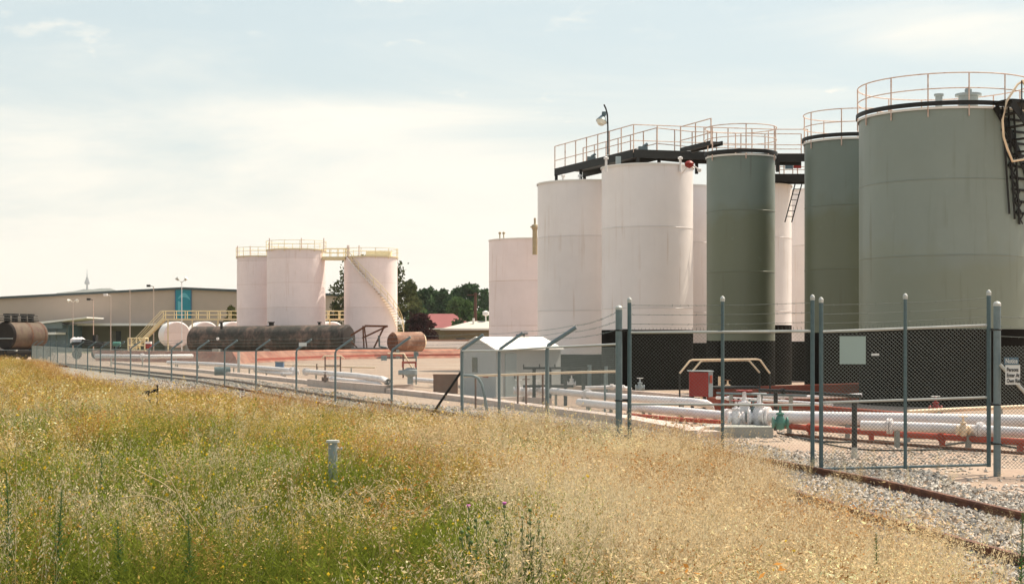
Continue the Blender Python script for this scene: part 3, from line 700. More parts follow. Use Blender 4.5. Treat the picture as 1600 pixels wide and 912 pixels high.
# signs hung on the lower walkway
for pl, pr, pt, pb, m, lab in ((1227, 1239, 256, 264, 'sign_blue', 'small grey blue board tied to the walkway railing right of the slim olive tank'), (1240, 1252, 256, 263, 'red_paint', 'small red board tied to the walkway railing beside the grey blue one'), (1212, 1217, 257, 266, 'red_paint', 'narrow red board on the railing touching the slim olive tank')):
    a, c = W(pl, pt, 70.0), W(pr, pb, 70.0)
    MB().box(a[0], 70.0, c[2], c[0], 70.04, a[2]).build('railing_board', m, label=lab, cat='board', group='small boards on the walkway railing')
a, c = W(963, 243, 66.1), W(971, 254, 66.1)
MB().box(a[0], 66.4, c[2] - .1, c[0], 66.6, a[2]).cyl(((a[0] + c[0]) / 2, 66.5, c[2] - .5), ((a[0] + c[0]) / 2, 66.5, c[2]), .04).build('junction_box', 'grey_paint', label='grey electrical box fixed to the outside of the dark walkway girder', cat='electrical box')
# grey cabinets on the walkway
for px, py, Z_ in ((1005, 236, 66.9), (924, 243, 70.6)):
    x, y, z = W(px, py, Z_); MB().box(x - .2, y, 10.23, x + .2, y + .25, 10.5).cyl((x, y + .1, 10.5), (x + .2, y + .1, 10.62), .06).build('walkway_light', 'galv', label='small lamp box standing on the walkway deck near its bend' if px > 950 else 'small lamp box standing on the left half of the walkway deck', cat='lamp', group='lamp boxes on the walkway')
# floodlight on pole
fl = thing('floodlight_pole', 'floodlight on a thin bent dark pole rising above the walkway', 'floodlight', (WX(950, 67.6), 67.7, 10.22))
x, y = WX(950, 67.6), 67.7
tip = WZ(163, 67.6)
MB().tube([(x, y, 10.22), (x, y, tip - 1.0), (x - .02, y, tip - .45), (x - .08, y, tip - .2), (x - .17, y, tip)], .035, 8).build('pole', 'dark_steel', fl)
hz = WZ(176, 67.6)
MB().cyl((x, y, hz), (x - .18, y, hz), .03, n=6).cyl((x - .17, y, hz + .05), (x - .17, y, hz - .12), .09, .11, n=12).build('bracket', 'galv_green', fl)
hd = MB()
c = Vector((x - .26, y - .02, hz - .3)); ax = Vector((-.25, -.3, -.8)).normalized()
hd.cyl(c - ax * .18, c, .1, .20, 20).cyl(c, c + ax * .1, .20, .25, 20, caps=False); hd.build('lamp_head', 'galv', fl)
MB().cyl(c + ax * .1, c + ax * .24, .235, .14, 20).build('lamp_lens', 'lamp_glass', fl)
# ------------------------------------------------------------------ fences and gates
def chain(P0, P1, zb0, zb1, zt0, zt1, pitch, r, name, m, parent, nrm=(0, -1, 0)):
    """woven diagonal wires in the vertical rectangle from P0 to P1"""
    P0 = np.array(P0, float); P1 = np.array(P1, float); Lh = np.linalg.norm(P1 - P0); d = (P1 - P0) / Lh
    H = ((zt0 - zb0) + (zt1 - zb1)) / 2; V = []; Qs = []; n = 0
    nv = np.array([d[1], -d[0]])
    for sgn_, o in ((1, r), (-1, -r)):
        c = -H if sgn_ == 1 else 0.0
        end = Lh if sgn_ == 1 else Lh + H
        while c < end:
            # u = c + sgn*v
            if sgn_ == 1: v0, v1 = max(0, -c), min(H, Lh - c); u0, u1 = c + v0, c + v1
            else: v0, v1 = max(0, c - Lh), min(H, c); u0, u1 = c - v0, c - v1
            c += pitch
            if v1 - v0 < .01: continue
            a = []
            for u, v in ((u0, v0), (u1, v1)):
                q = P0 + d * u + nv * o; zb = zb0 + (zb1 - zb0) * u / Lh
                a.append(np.array([q[0], q[1], zb + v]))
            ax = (a[1] - a[0]) / np.linalg.norm(a[1] - a[0]); s1 = np.array([nv[0], nv[1], 0]); s2 = np.cross(ax, s1)
            for e in a:
                for k in range(3):
                    V.append(e + (s1 * math.cos(k * 2.0944) + s2 * math.sin(k * 2.0944)) * r)
            Qs += [(n + k, n + (k + 1) % 3, n + 3 + (k + 1) % 3, n + 3 + k) for k in range(3)]; n += 6
    return np_mesh(name, np.array(V), np.array(Qs), m, parent=parent)
def barb(p, q, parent, m='wire', r=.0035, sag=.02, every=.13, name='barbed_wire'):
    p = Vector(p); q = Vector(q); L_ = (q - p).length; n = max(2, int(L_ / .8)); b = MB()
    pt = lambda t: p.lerp(q, t) - Vector((0, 0, sag * 4 * t * (1 - t)))
    b.tube([pt(k / n) for k in range(n + 1)], r, 4)
    if every:
        for k in range(int(L_ / every)):
            c = pt((k + .5) * every / L_); e = Vector((random.uniform(-1, 1), random.uniform(-1, 1), random.uniform(-1, 1))).normalized() * .022
            b.cyl(c - e, c + e, .0028, n=3, caps=False)
    return b.build(name, m, parent)

# gate: two leaves hung on stout posts
GZ = 24.35
def gate_leaf(label, pA, pM, pB, zA, zB, top, post_top, mid, wire_r, tilt=0.0, raise_=0.0):
    """pA, pM, pB = (x, y) of left, middle, right upright; zA, zB = bottoms"""
    t = thing('gate_leaf', label, 'gate', (pA[0], pA[1], zA), 'leaves of the wire mesh gate')
    PA, PB, PM = Vector(pA), Vector(pB), Vector(pM); Lx = (PB - PA).length
    rise = lambda P: zA + (zB - zA) * (P - PA).length / Lx
    for P in (PA, PM, PB):
        z = rise(P); u = MB().cyl((*P, z), (*P, z + post_top), .034 if P is not PM else .028, n=12)
        up = u.build('upright', 'galv_green', t)
        MB().lathe(P.x, P.y, [(.036, z + post_top - .02), (.04, z + post_top + .03), (.025, z + post_top + .06), (.004, z + post_top + .07)], 12).build('cap', 'galv_pale', up)
    for nm, h, r, mm in (('top_rail', top, .021, 'galv_pale'), ('middle_rail', mid, .019, 'galv_pale'), ('bottom_rail', .03, .022, 'galv')):
        a, c = (*PA, zA + h), (*PB, zB + h)
        MB().cyl(a, c, r, n=10).build(nm, mm, t)
    chain(pA, pB, zA + .05, zB + .05, zA + top, zB + top, .060, wire_r, 'wire_mesh', 'wire', t)
    # twisted mesh ends standing proud of the top rail
    b = MB(); q = 0.03
    b.cyl((*PA, zA + top + .023), (*PB, zB + top + .023), .004, n=5)
    while q < Lx:
        P = PA.lerp(PB, q / Lx); z = rise(P) + top + .022; b.cyl((*P, z), (P.x + random.uniform(-.012, .012), P.y, z + .05), .003, n=3, caps=False); q += .06
    b.build('mesh_ends', 'wire', t)
    for k in range(3):
        h = top + (post_top - top) * (.28 + .3 * k)
        barb((*PA, zA + h), (*PB, zB + h), t)
    return t
LA, LM, LB = (WX(983.5, 25.2), 25.2), (WX(1129, 24.8), 24.8), (WX(1269.5, GZ), GZ)
RA, RM, RB = (WX(1283, GZ), GZ), (WX(1414.5, 24.1), 24.1), (WX(1545, 23.9), 23.9)
gl = gate_leaf('left leaf of the tall wire gate, its foot hidden by dry grass', LA, LM, LB, -.02, 0.0, 2.23, 2.74, 1.06, .0009)
gr = gate_leaf('right leaf of the tall wire gate, crossing the rails, with a blank panel', RA, RM, RB, .02, .12, 2.20, 2.68, 1.08, .0028)
def stout_post(label, px, Z, top_py, z0=-.05, r=.055, capm='galv_pale'):
    x = WX(px, Z); zt = WZ(top_py, Z)
    t = thing('gate_post', label, 'post', (x, Z, z0), 'stout posts either side of the gate')
    MB().cyl((x, Z, z0), (x, Z, zt), r, n=20).build('post_tube', 'galv', t)
    MB().lathe(x, Z, [(r + .004, zt - .03), (r + .004, zt + .01), (r * .7, zt + .035), (.004, zt + .045)], 20).build('cap', capm, t)
    return t, x, zt
gp1, gx1, gz1 = stout_post('stout galvanised gate post left of the gate with dry grass round its foot', 967, 25.2, 481)
gp2, gx2, gz2 = stout_post('stout galvanised gate post at far right beside the notice', 1558, 23.6, 475)
for root, xp, Zp, xl_, side in ((gp1, gx1, 25.2, LA[0], 1), (gp2, gx2, 23.6, RB[0], -1)):
    for z in (.5, 1.1, 2.25):
        MB().ring(xp, Zp, z, .06, .012, 16, 6).box(min(xp, xl_) + .05, Zp - .02, z - .02, max(xp, xl_) - .02, Zp + .25, z + .02).build('hinge', 'dark_steel', root)
# mound of stones at the foot of the right post is part of the ballast
# blank panel and small tag on the right leaf
a, c = W(1312, 525, 24.18), W(1352.5, 568.5, 24.18)
MB().box(a[0], 24.17, c[2], c[0], 24.185, a[2]).build('blank_panel', 'blank_sign', label='blank pale green square panel wired to the gate mesh', cat='panel')
a, c = W(1363, 552, 24.0), W(1375, 555.5, 24.0)
MB().box(a[0], 24.05, c[2], c[0], 24.06, a[2]).build('small_tag', 'sign_white', label='tiny white metal tag wired to the gate mesh right of the blank panel', cat='tag')

# fence running left along the track, cranked tops
FP = [(855, 32.0), (780, 36.4), (722, 40.0), (612, 45.0), (524, 50.3), (463, 55.3), (400, 60.4), (351, 65.4), (308, 70.5), (268, 75.5), (233, 80.5), (204, 85.5), (180, 90.6),
      (157, 96), (137, 102), (119, 109), (103, 116), (90, 123), (79, 131), (68, 139), (58, 147), (50, 155)]
HB = {855: 1.93, 780: 1.83, 722: 1.80, 612: 1.75}
fn = thing('chain_link_fence', 'long wire mesh fence with cranked post tops running away left beside the track', 'fence', (WX(612, 45), 45, 0))
prev = (gx1, 25.2, 2.02)
fpost = []
for i, (px, Z) in enumerate(FP):
    hb = HB.get(px, max(1.5, 1.72 - .02 * (i - 3))); x = WX(px, Z)
    P = (x, Z, hb); fpost.append(P)
    r = .043 if px in (722, 855) else .036
    d = Vector((.93, -.1)).normalized()     # arms lean towards the yard on the right
    arm = .56 if i > 0 else .60
    MB().tube([(x, Z, -.02), (x, Z, hb - .05), (x + .03, Z, hb + .05), (x + arm * d.x, Z + arm * d.y, hb + .42)], r if Z < 70 else .04, 10).build('fence_post', 'galv' if Z < 90 else 'galv_green', fn)
    q = prev
    far = Z > 62
    chain((q[0], q[1]), (x, Z), 0.03, 0.03, q[2], hb, .066 if not far else .10, .0016 if not far else .0024, 'wire_mesh', 'wire_far', fn)
    if i < 3: MB().cyl((q[0], q[1], q[2]), (x, Z, hb), .02, n=8).build('top_rail', 'galv_pale', fn)
    else: MB().cyl((q[0], q[1], q[2] - .01), (x, Z, hb - .01), .005, n=4).build('top_wire', 'wire_far', fn)
    if i >= 1:
        qp = fpost[i - 1]
        for k in (.35, .65, .97):
            barb((qp[0] + .56 * d.x * k, qp[1] + .56 * d.y * k, qp[2] + .42 * k + .05), (x + .56 * d.x * k, Z + .56 * d.y * k, hb + .42 * k + .05), fn, 'wire_far', .003 if Z < 70 else .005, .03, .16 if Z < 60 else 0)
    else:
        for k in (.35, .65, .97):
            barb((x + .6 * d.x * k, Z + .6 * d.y * k, hb + .42 * k + .05), (gx1, 25.2, 2.1 + .16 * k * 3), fn, 'wire_far', .003, .05, .14)
    prev = P
x, Z = WX(722, 40), 40
MB().cyl((x - .03, Z + .05, 1.25), (WX(668, 40.5), 40.5, -.05), .035, n=8).build('brace', 'dark_steel', fn)
# second run closing off the far end towards the wagon
# short return of fence at the right
f2 = thing('chain_link_fence', 'short run of wire mesh fence at the right edge carrying the notice', 'fence', (gx2, 23.6, 0))
xr2 = WX(1760, 23.2)
chain((gx2, 23.6), (xr2, 23.2), .12, .12, 2.0, 2.0, .055, .003, 'wire_mesh', 'wire', f2)
MB().cyl((xr2, 23.2, 0), (xr2, 23.2, 2.6), .04, n=12).build('fence_post', 'galv', f2)
MB().cyl((gx2 + .03, 23.55, WZ(569, 23.55)), (gx2 + .85, 23.5, WZ(569, 23.55) - .95), .028, n=10).build('brace', 'galv_pale', f2)
for k in range(3): barb((gx2, 23.6, 2.15 + .15 * k), (xr2, 23.2, 2.1 + .15 * k), f2)
# notice
ns = thing('notice_sign', 'white notice with blue grey heading wired to the mesh at the right edge', 'sign', W(1582, 600, 23.4))
Zs_ = 23.42
def plate(name, l, r, t_, b_, m, tilt=0):
    a, c = W(l, t_, Zs_), W(r, b_, Zs_); return MB().box(a[0], Zs_, c[2], c[0], Zs_ + .006, a[2]).build(name, m, ns)
plate('heading_panel', 1569, 1591.5, 558, 569.5, 'sign_blue'); plate('text_panel', 1571, 1594, 570, 600.5, 'sign_white')
def text(s, px, py, size, m, parent, Z, bold=.0):
    cu = bpy.data.curves.new('lettering', 'FONT'); cu.body = s; cu.size = size; cu.extrude = .001; cu.offset = bold; cu.align_x = 'LEFT'
    o = bpy.data.objects.new('lettering', cu); COL.objects.link(o)
    p = Vector(W(px, py, Z)); OFF[o.name] = Vector((0, 0, 0)); o.rotation_euler = (R_(90), 0, 0)
    dg = bpy.context.evaluated_depsgraph_get(); me = bpy.data.meshes.new_from_object(o.evaluated_get(dg)); bpy.data.objects.remove(o)
    ob = bpy.data.objects.new('lettering', me); COL.objects.link(ob); me.materials.clear(); me.materials.append(M[m])
    ob.parent = parent; ob.location = p - OFF[parent.name]; ob.rotation_euler = (R_(90), 0, 0); ob.scale = (.66, 1, 1); OFF[ob.name] = p
    return ob
text('Notice', 1571, 567, .10, 'sign_white', ns, Zs_ - .006, .002)
for k, s in enumerate(('Persons', 'Enter At', 'Own Risk')): text(s, 1573, 580 + k * 8.8, .085, 'sign_black', ns, Zs_ - .006, .002)

# old pipe stub standing in the grass
z0 = 17.2
pm = thing('marker_post', 'short blue grey metal pipe stub capped with a plate, standing in the grass', 'marker post', (WX(519, z0), z0, .3))
xm = WX(520, z0); zt = WZ(689, z0)
MB().lathe(xm, z0, [(.052, .1), (.052, zt)], 20).build('pipe_stub', 'grey_paint', pm)
MB().lathe(xm, z0, [(.05, zt - .015), (.075, zt - .015), (.075, zt + .012), (.002, zt + .012)], 20).build('cap_plate', 'galv_pale', pm)
MB().cyl((xm + .04, z0, zt - .085), (xm + .105, z0, zt - .08), .016, n=8).build('bolt', 'galv_pale', pm)
# dark lever by the fence
lv = thing('points_lever', 'small black lever frame lying level above the grass left of the ballast', 'lever', W(235, 614, 30))
p, q = Vector(W(223, 614, 30)), Vector(W(246, 609, 30))
MB().tube([p, p.lerp(q, .5), q], .03, 8).build('bar', 'black_rubber', lv); MB().cyl(q - Vector((0, 0, .06)), q + Vector((0, 0, .1)), .02).build('handle', 'black_rubber', lv)
MB().cyl(Vector((q.x - .04, q.y, .2)), q, .02).cyl(Vector((p.x + .3, p.y, .2)), p.lerp(q, .35), .018).build('stand', 'black_rubber', lv)
# ------------------------------------------------------------------ yard: kerb, pipes, bund walls
def gz(py, h): return (EYE - h) * F / (py - HY)          # distance at which height h shows on that row
def G(px, py, h=0.0):
    Z = gz(py, h); return (WX(px, Z), Z)
def strip_wall(name, pts, wd, z0, z1, m, side=1, **kw):
    P = [Vector(p) for p in pts]; Bk = []
    for i in range(len(P)):
        d = (P[min(i + 1, len(P) - 1)] - P[max(i - 1, 0)]).normalized(); Bk.append(P[i] + Vector((-d.y, d.x)) * wd * side)
    n = len(P); vs = [(*p, z) for z in (z0, z1) for L_ in (P, Bk) for p in L_]
    f = []
    for k in range(n - 1):
        f += [(k, k + 1, 2 * n + k + 1, 2 * n + k), (n + k + 1, n + k, 3 * n + k, 3 * n + k + 1), (2 * n + k, 2 * n + k + 1, 3 * n + k + 1, 3 * n + k)]
    f += [(0, 2 * n, 3 * n, n), (n - 1, 2 * n - 1, 4 * n - 1, 3 * n - 1)]
    return MB().add(vs, f).build(name, m, **kw)
kp = [(175, 565), (320, 578), (520, 598), (719, 619), (781, 627), (962, 650), (1060, 668), (1086, 674)]
kerbP = [G(px, py, .18) for px, py in kp]
strip_wall('concrete_kerb', kerbP, .55, -.05, .18, 'concrete_pink', label='long pale pinkish concrete kerb running beside the track in front of the pipes', cat='kerb')
strip_wall('concrete_kerb', [G(px, py, .24) for px, py in ((1090, 672), (1100, 667), (1146, 664))], .3, -.05, .24, 'concrete_pink', label='short pale kerb turning the corner before the grey concrete block', cat='kerb')
strip_wall('concrete_kerb', [G(px, py, .3) for px, py in ((480, 592), (600, 602), (646, 600))], .3, -.05, .3, 'concrete_pink', label='pale kerb round the pipe bends left of the brown box', cat='kerb')
strip_wall('concrete_kerb', [G(px, py, .22) for px, py in ((782, 621), (818, 619), (848, 622))], .3, -.05, .22, 'concrete_pink', label='small pale kerb return in front of the grey shed corner', cat='kerb')
a = G(1108, 684); b_x = G(1208, 684)
MB().box(a[0], a[1], -.05, b_x[0], a[1] + 1.2, .235).build('concrete_block', 'concrete_grey', label='grey concrete pad with sloping face below the pipe flanges', cat='concrete block')

PG = 'pipelines crossing the yard'
def pipe(label, pts, r, m, flanges=(), supports=0, n=16, group=PG, cat='pipe', supm='concrete_grey', bands=0):
    P = [Vector(p) for p in pts]
    t = thing('pipeline', label, cat, P[0], group)
    MB().tube(P, r, n).build('pipe', m, t)
    L_ = [(P[i + 1] - P[i]).length for i in range(len(P) - 1)]; tot = sum(L_)
    def at(q):
        s = q * tot
        for i, l in enumerate(L_):
            if s <= l or i == len(L_) - 1: return P[i].lerp(P[i + 1], s / l), (P[i + 1] - P[i]).normalized()
            s -= l
    for q in flanges:
        c, d = at(q)
        MB().cyl(c - d * .05, c - d * .008, r * 1.6, n=16).cyl(c + d * .008, c + d * .05, r * 1.6, n=16).build('flange', m, t)
    for k in range(supports):
        c, d = at((k + .5) / supports)
        if c.z - r > .1: MB().box(c.x - .04, c.y - .07, -.02, c.x + .04, c.y + .07, c.z - r * .8).build('support', supm, t)
    if bands:
        b = MB()
        for k in range(bands):
            c, d = at((k + .5) / bands); b.cyl(c - d * .02, c + d * .02, r * 1.035, n=16)
        b.build('cladding_band', 'pipe_white', t)
    return t
def PZ(px, py, h): Z = gz(py, h); return (WX(px, Z), Z, h)
def valve(label, x, y, z, s=1.0, m='pipe_white', wheel='red_paint', group='valves on the pipelines', name='gate_valve'):
    t = thing(name, label, 'valve', (x, y, z - .2 * s), group)
    MB().lathe(x, y, [(.01, z - .2 * s), (.11 * s, z - .16 * s), (.14 * s, z), (.11 * s, z + .13 * s), (.07 * s, z + .2 * s), (.11 * s, z + .21 * s), (.11 * s, z + .25 * s), (.04 * s, z + .27 * s), (.03 * s, z + .42 * s), (.01, z + .43 * s)], 18).build('valve_body', m, t)
    MB().cyl((x - .2 * s, y, z), (x - .16 * s, y, z), .15 * s, n=16).cyl((x + .16 * s, y, z), (x + .2 * s, y, z), .15 * s, n=16).cyl((x - .16 * s, y, z), (x + .16 * s, y, z), .09 * s, n=14).build('flange', m, t)
    b = MB().ring(x, y, z + .44 * s, .13 * s, .014 * s, 20, 6)
    for k in range(4): b.cyl((x, y, z + .44 * s), (x + .13 * s * math.cos(k * PI / 2), y + .13 * s * math.sin(k * PI / 2), z + .44 * s), .01 * s, n=5)
    b.build('handwheel', wheel, t)
    return t
# large pipe 1 with bend at right
pipe('white lagged pipe that dips at a bend in front of the red cabinet', [PZ(842, 609, .45), PZ(862, 610.5, .45), PZ(950, 619, .45), PZ(1085, 628, .45), PZ(1102, 630, .42), PZ(1109, 634, .30), (PZ(1111, 640, .1))], .105, 'pipe_white', (.3,), 5, bands=9)
pipe('thick white pipe leading into the flanges left of the black post', [PZ(905, 628, .35), PZ(962, 634, .35), PZ(1060, 642, .32), PZ(1146, 650, .30)], .105, 'pipe_white', (.97,), 5, bands=11)
pipe('thickest white pipe running behind the gate from the flanges to the right edge', [PZ(1188, 650, .42), PZ(1262, 652, .42), PZ(1420, 655, .45), PZ(1600, 658, .45), PZ(1800, 661, .45)], .135, 'pipe_white', (.02,), 6, bands=12)
pipe('second white pipe starting low behind the right gate leaf and rising towards the edge', [PZ(1345, 664, .42), PZ(1470, 668, .40), PZ(1600, 675, .38), PZ(1800, 684, .38)], .095, 'pipe_white', (.1, .42), 4, bands=6)
pipe('thin cream pipe over the red wall at right, climbing towards the edge', [PZ(1418, 643, .52), PZ(1500, 639, .54), PZ(1600, 635, .56), PZ(1800, 628, .6)], .045, 'cream_rail', (), 4)
pipe('bright red pipe on short stands behind the gate', [PZ(1226, 665, .22), PZ(1300, 671, .22), PZ(1600, 690, .22), PZ(1800, 703, .22)], .062, 'pipe_red', (.1, .5), 5, supm='pipe_red')
pipe('red pipe slanting behind the pale kerb left of the flanges', [PZ(985, 648, .18), PZ(1050, 654, .18), PZ(1128, 659, .18)], .05, 'pipe_red', (), 0)
pipe('black and white lagged pipe carried on the black post', [PZ(1187, 609, .82), PZ(1225, 611, .82), PZ(1262, 613.5, .8), PZ(1345, 619, .76)], .045, 'dark_steel', (.3,), 0)
pipe('thin white pipe just under the black lagged pipe', [PZ(1193, 619, .62), PZ(1262, 620, .60), PZ(1347, 617, .66)], .05, 'pipe_white', (.2,), 0)
pipe('thin pinkish pipe crossing behind the flanges', [PZ(1120, 621, .50), PZ(1180, 624, .5), PZ(1300, 632, .5)], .04, 'pipe_white', (.1,), 0)
pipe('thin white pipe low behind the fence mesh left of the gate post', [PZ(912, 606, .50), PZ(962, 604, .55), PZ(985, 607, .45)], .06, 'pipe_white', (.4, .7), 0)
pipe('rusty thin pipe low behind the flange stack', [PZ(1112, 632, .28), PZ(1200, 637, .28), PZ(1330, 647, .28)], .03, 'rust', (.4,), 3)
pipe('thin grey pipe beside the red bund wall behind the gate', [PZ(1120, 614, .72), PZ(1190, 616, .72), PZ(1260, 618, .72)], .028, 'galv', (), 3)
pipe('slim white pipe under the lagged pipes right of the gate post', [PZ(985, 640, .2), PZ(1060, 647, .2), PZ(1130, 652, .2)], .045, 'pipe_white', (.6,), 2)
pipe('short rusty pipe elbow rising behind the flange stack', [PZ(1140, 640, .3), PZ(1143, 632, .55), PZ(1160, 628, .6)], .035, 'rust', (.8,), 0)
pipe('thin rusty pipe lying on the ground in front of the red pipe', [PZ(1228, 678, .06), PZ(1400, 693, .06), PZ(1600, 708, .06)], .03, 'rust', (), 0)
# left pipes
pipe('white pipe beside the kerb at far left ending in a flange behind the fence', [PZ(262, 566, .4), PZ(340, 569, .42), PZ(462, 579, .42)], .13, 'pipe_white', (.98,), 7)
pipe('white pipe in front of the red bund that turns down at a double bend', [PZ(476, 580, .45), PZ(560, 587, .45), PZ(598, 592, .45), PZ(606, 596, .4), PZ(610, 602, .2)], .13, 'pipe_white', (.02,), 4)
pipe('lower white pipe twin of the one with a double bend', [PZ(512, 591, .22), PZ(580, 598, .22), PZ(592, 600, .22), PZ(598, 605, .12)], .10, 'pipe_white', (.1,), 0)
pipe('lower white pipe ending at the flange cluster behind the fence', [PZ(398, 579, .2), PZ(442, 584, .2), PZ(458, 584, .35)], .09, 'pipe_white', (.6,), 0)
pipe('thin cream pipe across the pinkish gravel in front of the red bund', [PZ(440, 570, .35), PZ(520, 573, .35), PZ(586, 574, .35)], .05, 'cream_rail', (), 3)
pipe('long white pipe low in the yard at far left of the row of lamps', [PZ(150, 556, .8), PZ(235, 557, .8), PZ(300, 556, .8)], .16, 'pipe_white', (.5,), 3)
pipe('white pipe between the brown box and the red topped valve', [PZ(640, 592, .3), PZ(700, 597, .3)], .1, 'pipe_white', (.1, .9), 0)
# flange cluster where the thick pipes meet
for k, (px, py, s, m, wl, lab) in enumerate(((1150, 652, .85, 'pipe_white', 'red_paint', 'whitish valve body left of the flange stack'), (1163, 650, 1.3, 'pipe_white', 'red_paint', 'white valve with red wheel in the middle of the flange stack'),
                                            (1177, 651, .8, 'galv_green', 'galv_green', 'dark green valve between white flanges'), (1186, 652, 1.2, 'pipe_white', 'grey_paint', 'white valve touching the thick pipe left of the black post'),
                                            (1219, 660, .8, 'green_paint', 'green_paint', 'small green valve just right of the black post'), (1462, 640, .75, 'red_paint', 'sign_white', 'red valve with white wheel on the cream pipe behind the gate'),
                                            (1505, 672, .6, 'cream_rail', 'cream_rail', 'small cream valve on the lower white pipe near the right edge'),
                                            (810, 610, .8, 'pipe_white', 'pipe_white', 'white valve at the foot of the shed corner'), (822, 611, .9, 'pipe_white', 'rust', 'white valve with rusty wheel beside the first rack post'), (838, 611, .8, 'pipe_white', 'pipe_white', 'white valve between the first two rack posts'),
                                            (893, 600, .8, 'pipe_white', 'rust', 'white valve with rusty wheel between the last two rack posts'), (1000, 606, .8, 'grey_paint', 'pipe_white', 'grey valve against the black tank base right of the gate post'),
                                            (1137, 610, .8, 'cream_rail', 'rust', 'cream valve behind the middle upright of the left gate leaf'), (462, 581, .9, 'pipe_white', 'grey_paint', 'pale grey valve between the two white pipes behind the fence'),
                                            (508, 592, .7, 'rust', 'rust', 'small rusty valve low beside the white pipe'))):
    Z = gz(py, .38); valve(lab, WX(px, Z), Z, .38 * 1.0, s, m, wl)
# bolted flange discs
for px, py, lab in ((1156, 651, 'pale flange disc at the left of the flange stack'), (1170, 652, 'pale flange disc in the middle of the flange stack'), (1193, 651, 'grey flange disc against the thick white pipe')):
    Z = gz(py, .34) + .05; x = WX(px, Z)
    b = MB().cyl((x - .05, Z, .34), (x + .05, Z + .01, .34), .2, n=20)
    for q in range(8): b.cyl((x - .07, Z + .16 * math.sin(q * PI / 4), .34 + .16 * math.cos(q * PI / 4)), (x + .07, Z + .16 * math.sin(q * PI / 4), .34 + .16 * math.cos(q * PI / 4)), .014, n=6)
    b.build('pipe_flange', 'pipe_white', label=lab, cat='flange', group='flange discs where the thick pipes meet')
# slim stands and black posts
def post(label, px, top, bot, r, m, foot=None, group='slim posts among the pipes', name='pipe_post'):
    Z = gz(bot, 0); x = WX(px, Z); zt = WZ(top, Z)
    t = thing(name, label, 'post', (x, Z, 0), group)
    MB().cyl((x, Z, .0), (x, Z, zt), r, n=14).build('post_tube', m, t)
    if foot: MB().cyl((x, Z, .0), (x, Z, .2), r * 1.15, n=14).build('painted_foot', foot, t)
    return t
post('black post carrying the lagged pipe right of the flange stack', 1212, 612, 672, .05, 'dark_steel')
post('black post with pale grey foot standing behind the right gate leaf', 1335, 628, 716, .048, 'dark_steel', 'galv_pale')
post('short black peg standing on the thick pipe in the flange stack', 1171, 624, 662, .03, 'dark_steel')
post('short black peg left of the red wheel valve', 1154, 622, 655, .03, 'dark_steel')
post('short rusty peg behind the flange stack', 1146, 622, 652, .025, 'rust')
post('pale post stub between pipe rack and gate post', 921, 570, 618, .075, 'galv')
post('slim pale stub just left of the gate post', 947, 572, 622, .06, 'galv')
post('cream stub beside the middle upright of the left gate leaf', 1124, 588, 632, .04, 'cream_rail')
post('pale stub post standing near the bund left of centre', 373, 549, 583, .09, 'galv_pale')
post('slim dark peg on the pinkish gravel left of the brown hoop', 495, 568, 582, .04, 'rust')
# dark tubes added on the yard ground to imitate thin shadow lines
for k, (pts, r, lab) in enumerate((([(1215, 676), (1290, 690), (1370, 688), (1450, 697), (1520, 690), (1600, 701)], .022, 'dark tube imitating a winding shadow line under the red pipe'), ([(1240, 682), (1330, 700), (1420, 703), (1500, 700)], .018, 'second dark tube imitating a shadow line on the ground nearer the gate'), ([(1300, 672), (1400, 681), (1490, 686), (1600, 694)], .03, 'dark tube imitating a straight shadow line behind the red pipe stands'))):
    P = [Vector((WX(px, gz(py, .03)), gz(py, .03), .03)) for px, py in pts]
    MB().tube([tuple(a) for a in cat([tuple(p) for p in P], 6)], r, 6).build('ground_shadow_line', 'dark_steel', label=lab, cat='shadow line', group='imitation shadow lines in the yard')
# bund walls
pts = [PZ(1112, 605.5, .62)[:2], PZ(1230, 602, .62)[:2], PZ(1347, 598.5, .62)[:2]]
strip_wall('bund_wall', pts, .2, -.05, .62, 'wall_red', label='red painted bund wall behind the cabinet, ending against the largest tank', cat='wall')
pts = [PZ(1106, 620.5, .42)[:2], PZ(1180, 626, .42)[:2], PZ(1300, 635.5, .42)[:2], PZ(1414, 644.5, .42)[:2], PZ(1600, 652, .42)[:2], PZ(1800, 661, .42)[:2]]
strip_wall('bund_wall', pts, .2, -.05, .42, 'wall_red', label='low red painted bund wall running behind the thick white pipes to the right edge', cat='wall')
pts = [PZ(870, 600, .3)[:2], PZ(962, 608, .3)[:2], PZ(1075, 617, .3)[:2]]
strip_wall('bund_wall', pts, .2, -.05, .3, 'concrete_pink', label='low pinkish bund wall behind the lagged pipe at the black tank base', cat='wall')
# red cabinet with grey side
cb = thing('hose_cabinet', 'red cabinet with grey side panel and red mark below the yellow stile rails', 'cabinet', W(1092, 618, 43))
a, c = W(1077, 581, 43), W(1104, 619, 43); d = W(1114, 583, 42.7)
vs = [(a[0], 43, c[2]), (c[0], 42.6, c[2]), (d[0], 42.9, c[2]), (d[0] - .35, 43.5, c[2])]
MB().prism([(a[0], 43.0), (c[0], 42.6), (c[0] + .03, 43.25), (a[0] + .05, 43.5)], c[2], a[2]).build('cabinet_body', 'red_paint', cb)
MB().prism([(c[0] + .003, 42.6), (d[0], 42.72), (d[0], 43.25), (c[0] + .035, 43.25)], c[2], a[2] + .02).build('side_panel', 'grey_paint', cb)
MB().prism([(c[0] + .04, 42.58), (d[0] - .02, 42.66), (d[0] - .02, 42.69), (c[0] + .04, 42.61)], a[2] - .30, a[2] - .08).build('red_mark', 'pipe_red', cb)
MB().box(a[0] + .06, 42.9, -.02, a[0] + .12, 43.2, c[2]).box(c[0] - .1, 42.8, -.02, c[0] - .04, 43.1, c[2]).build('stand', 'dark_steel', cb)
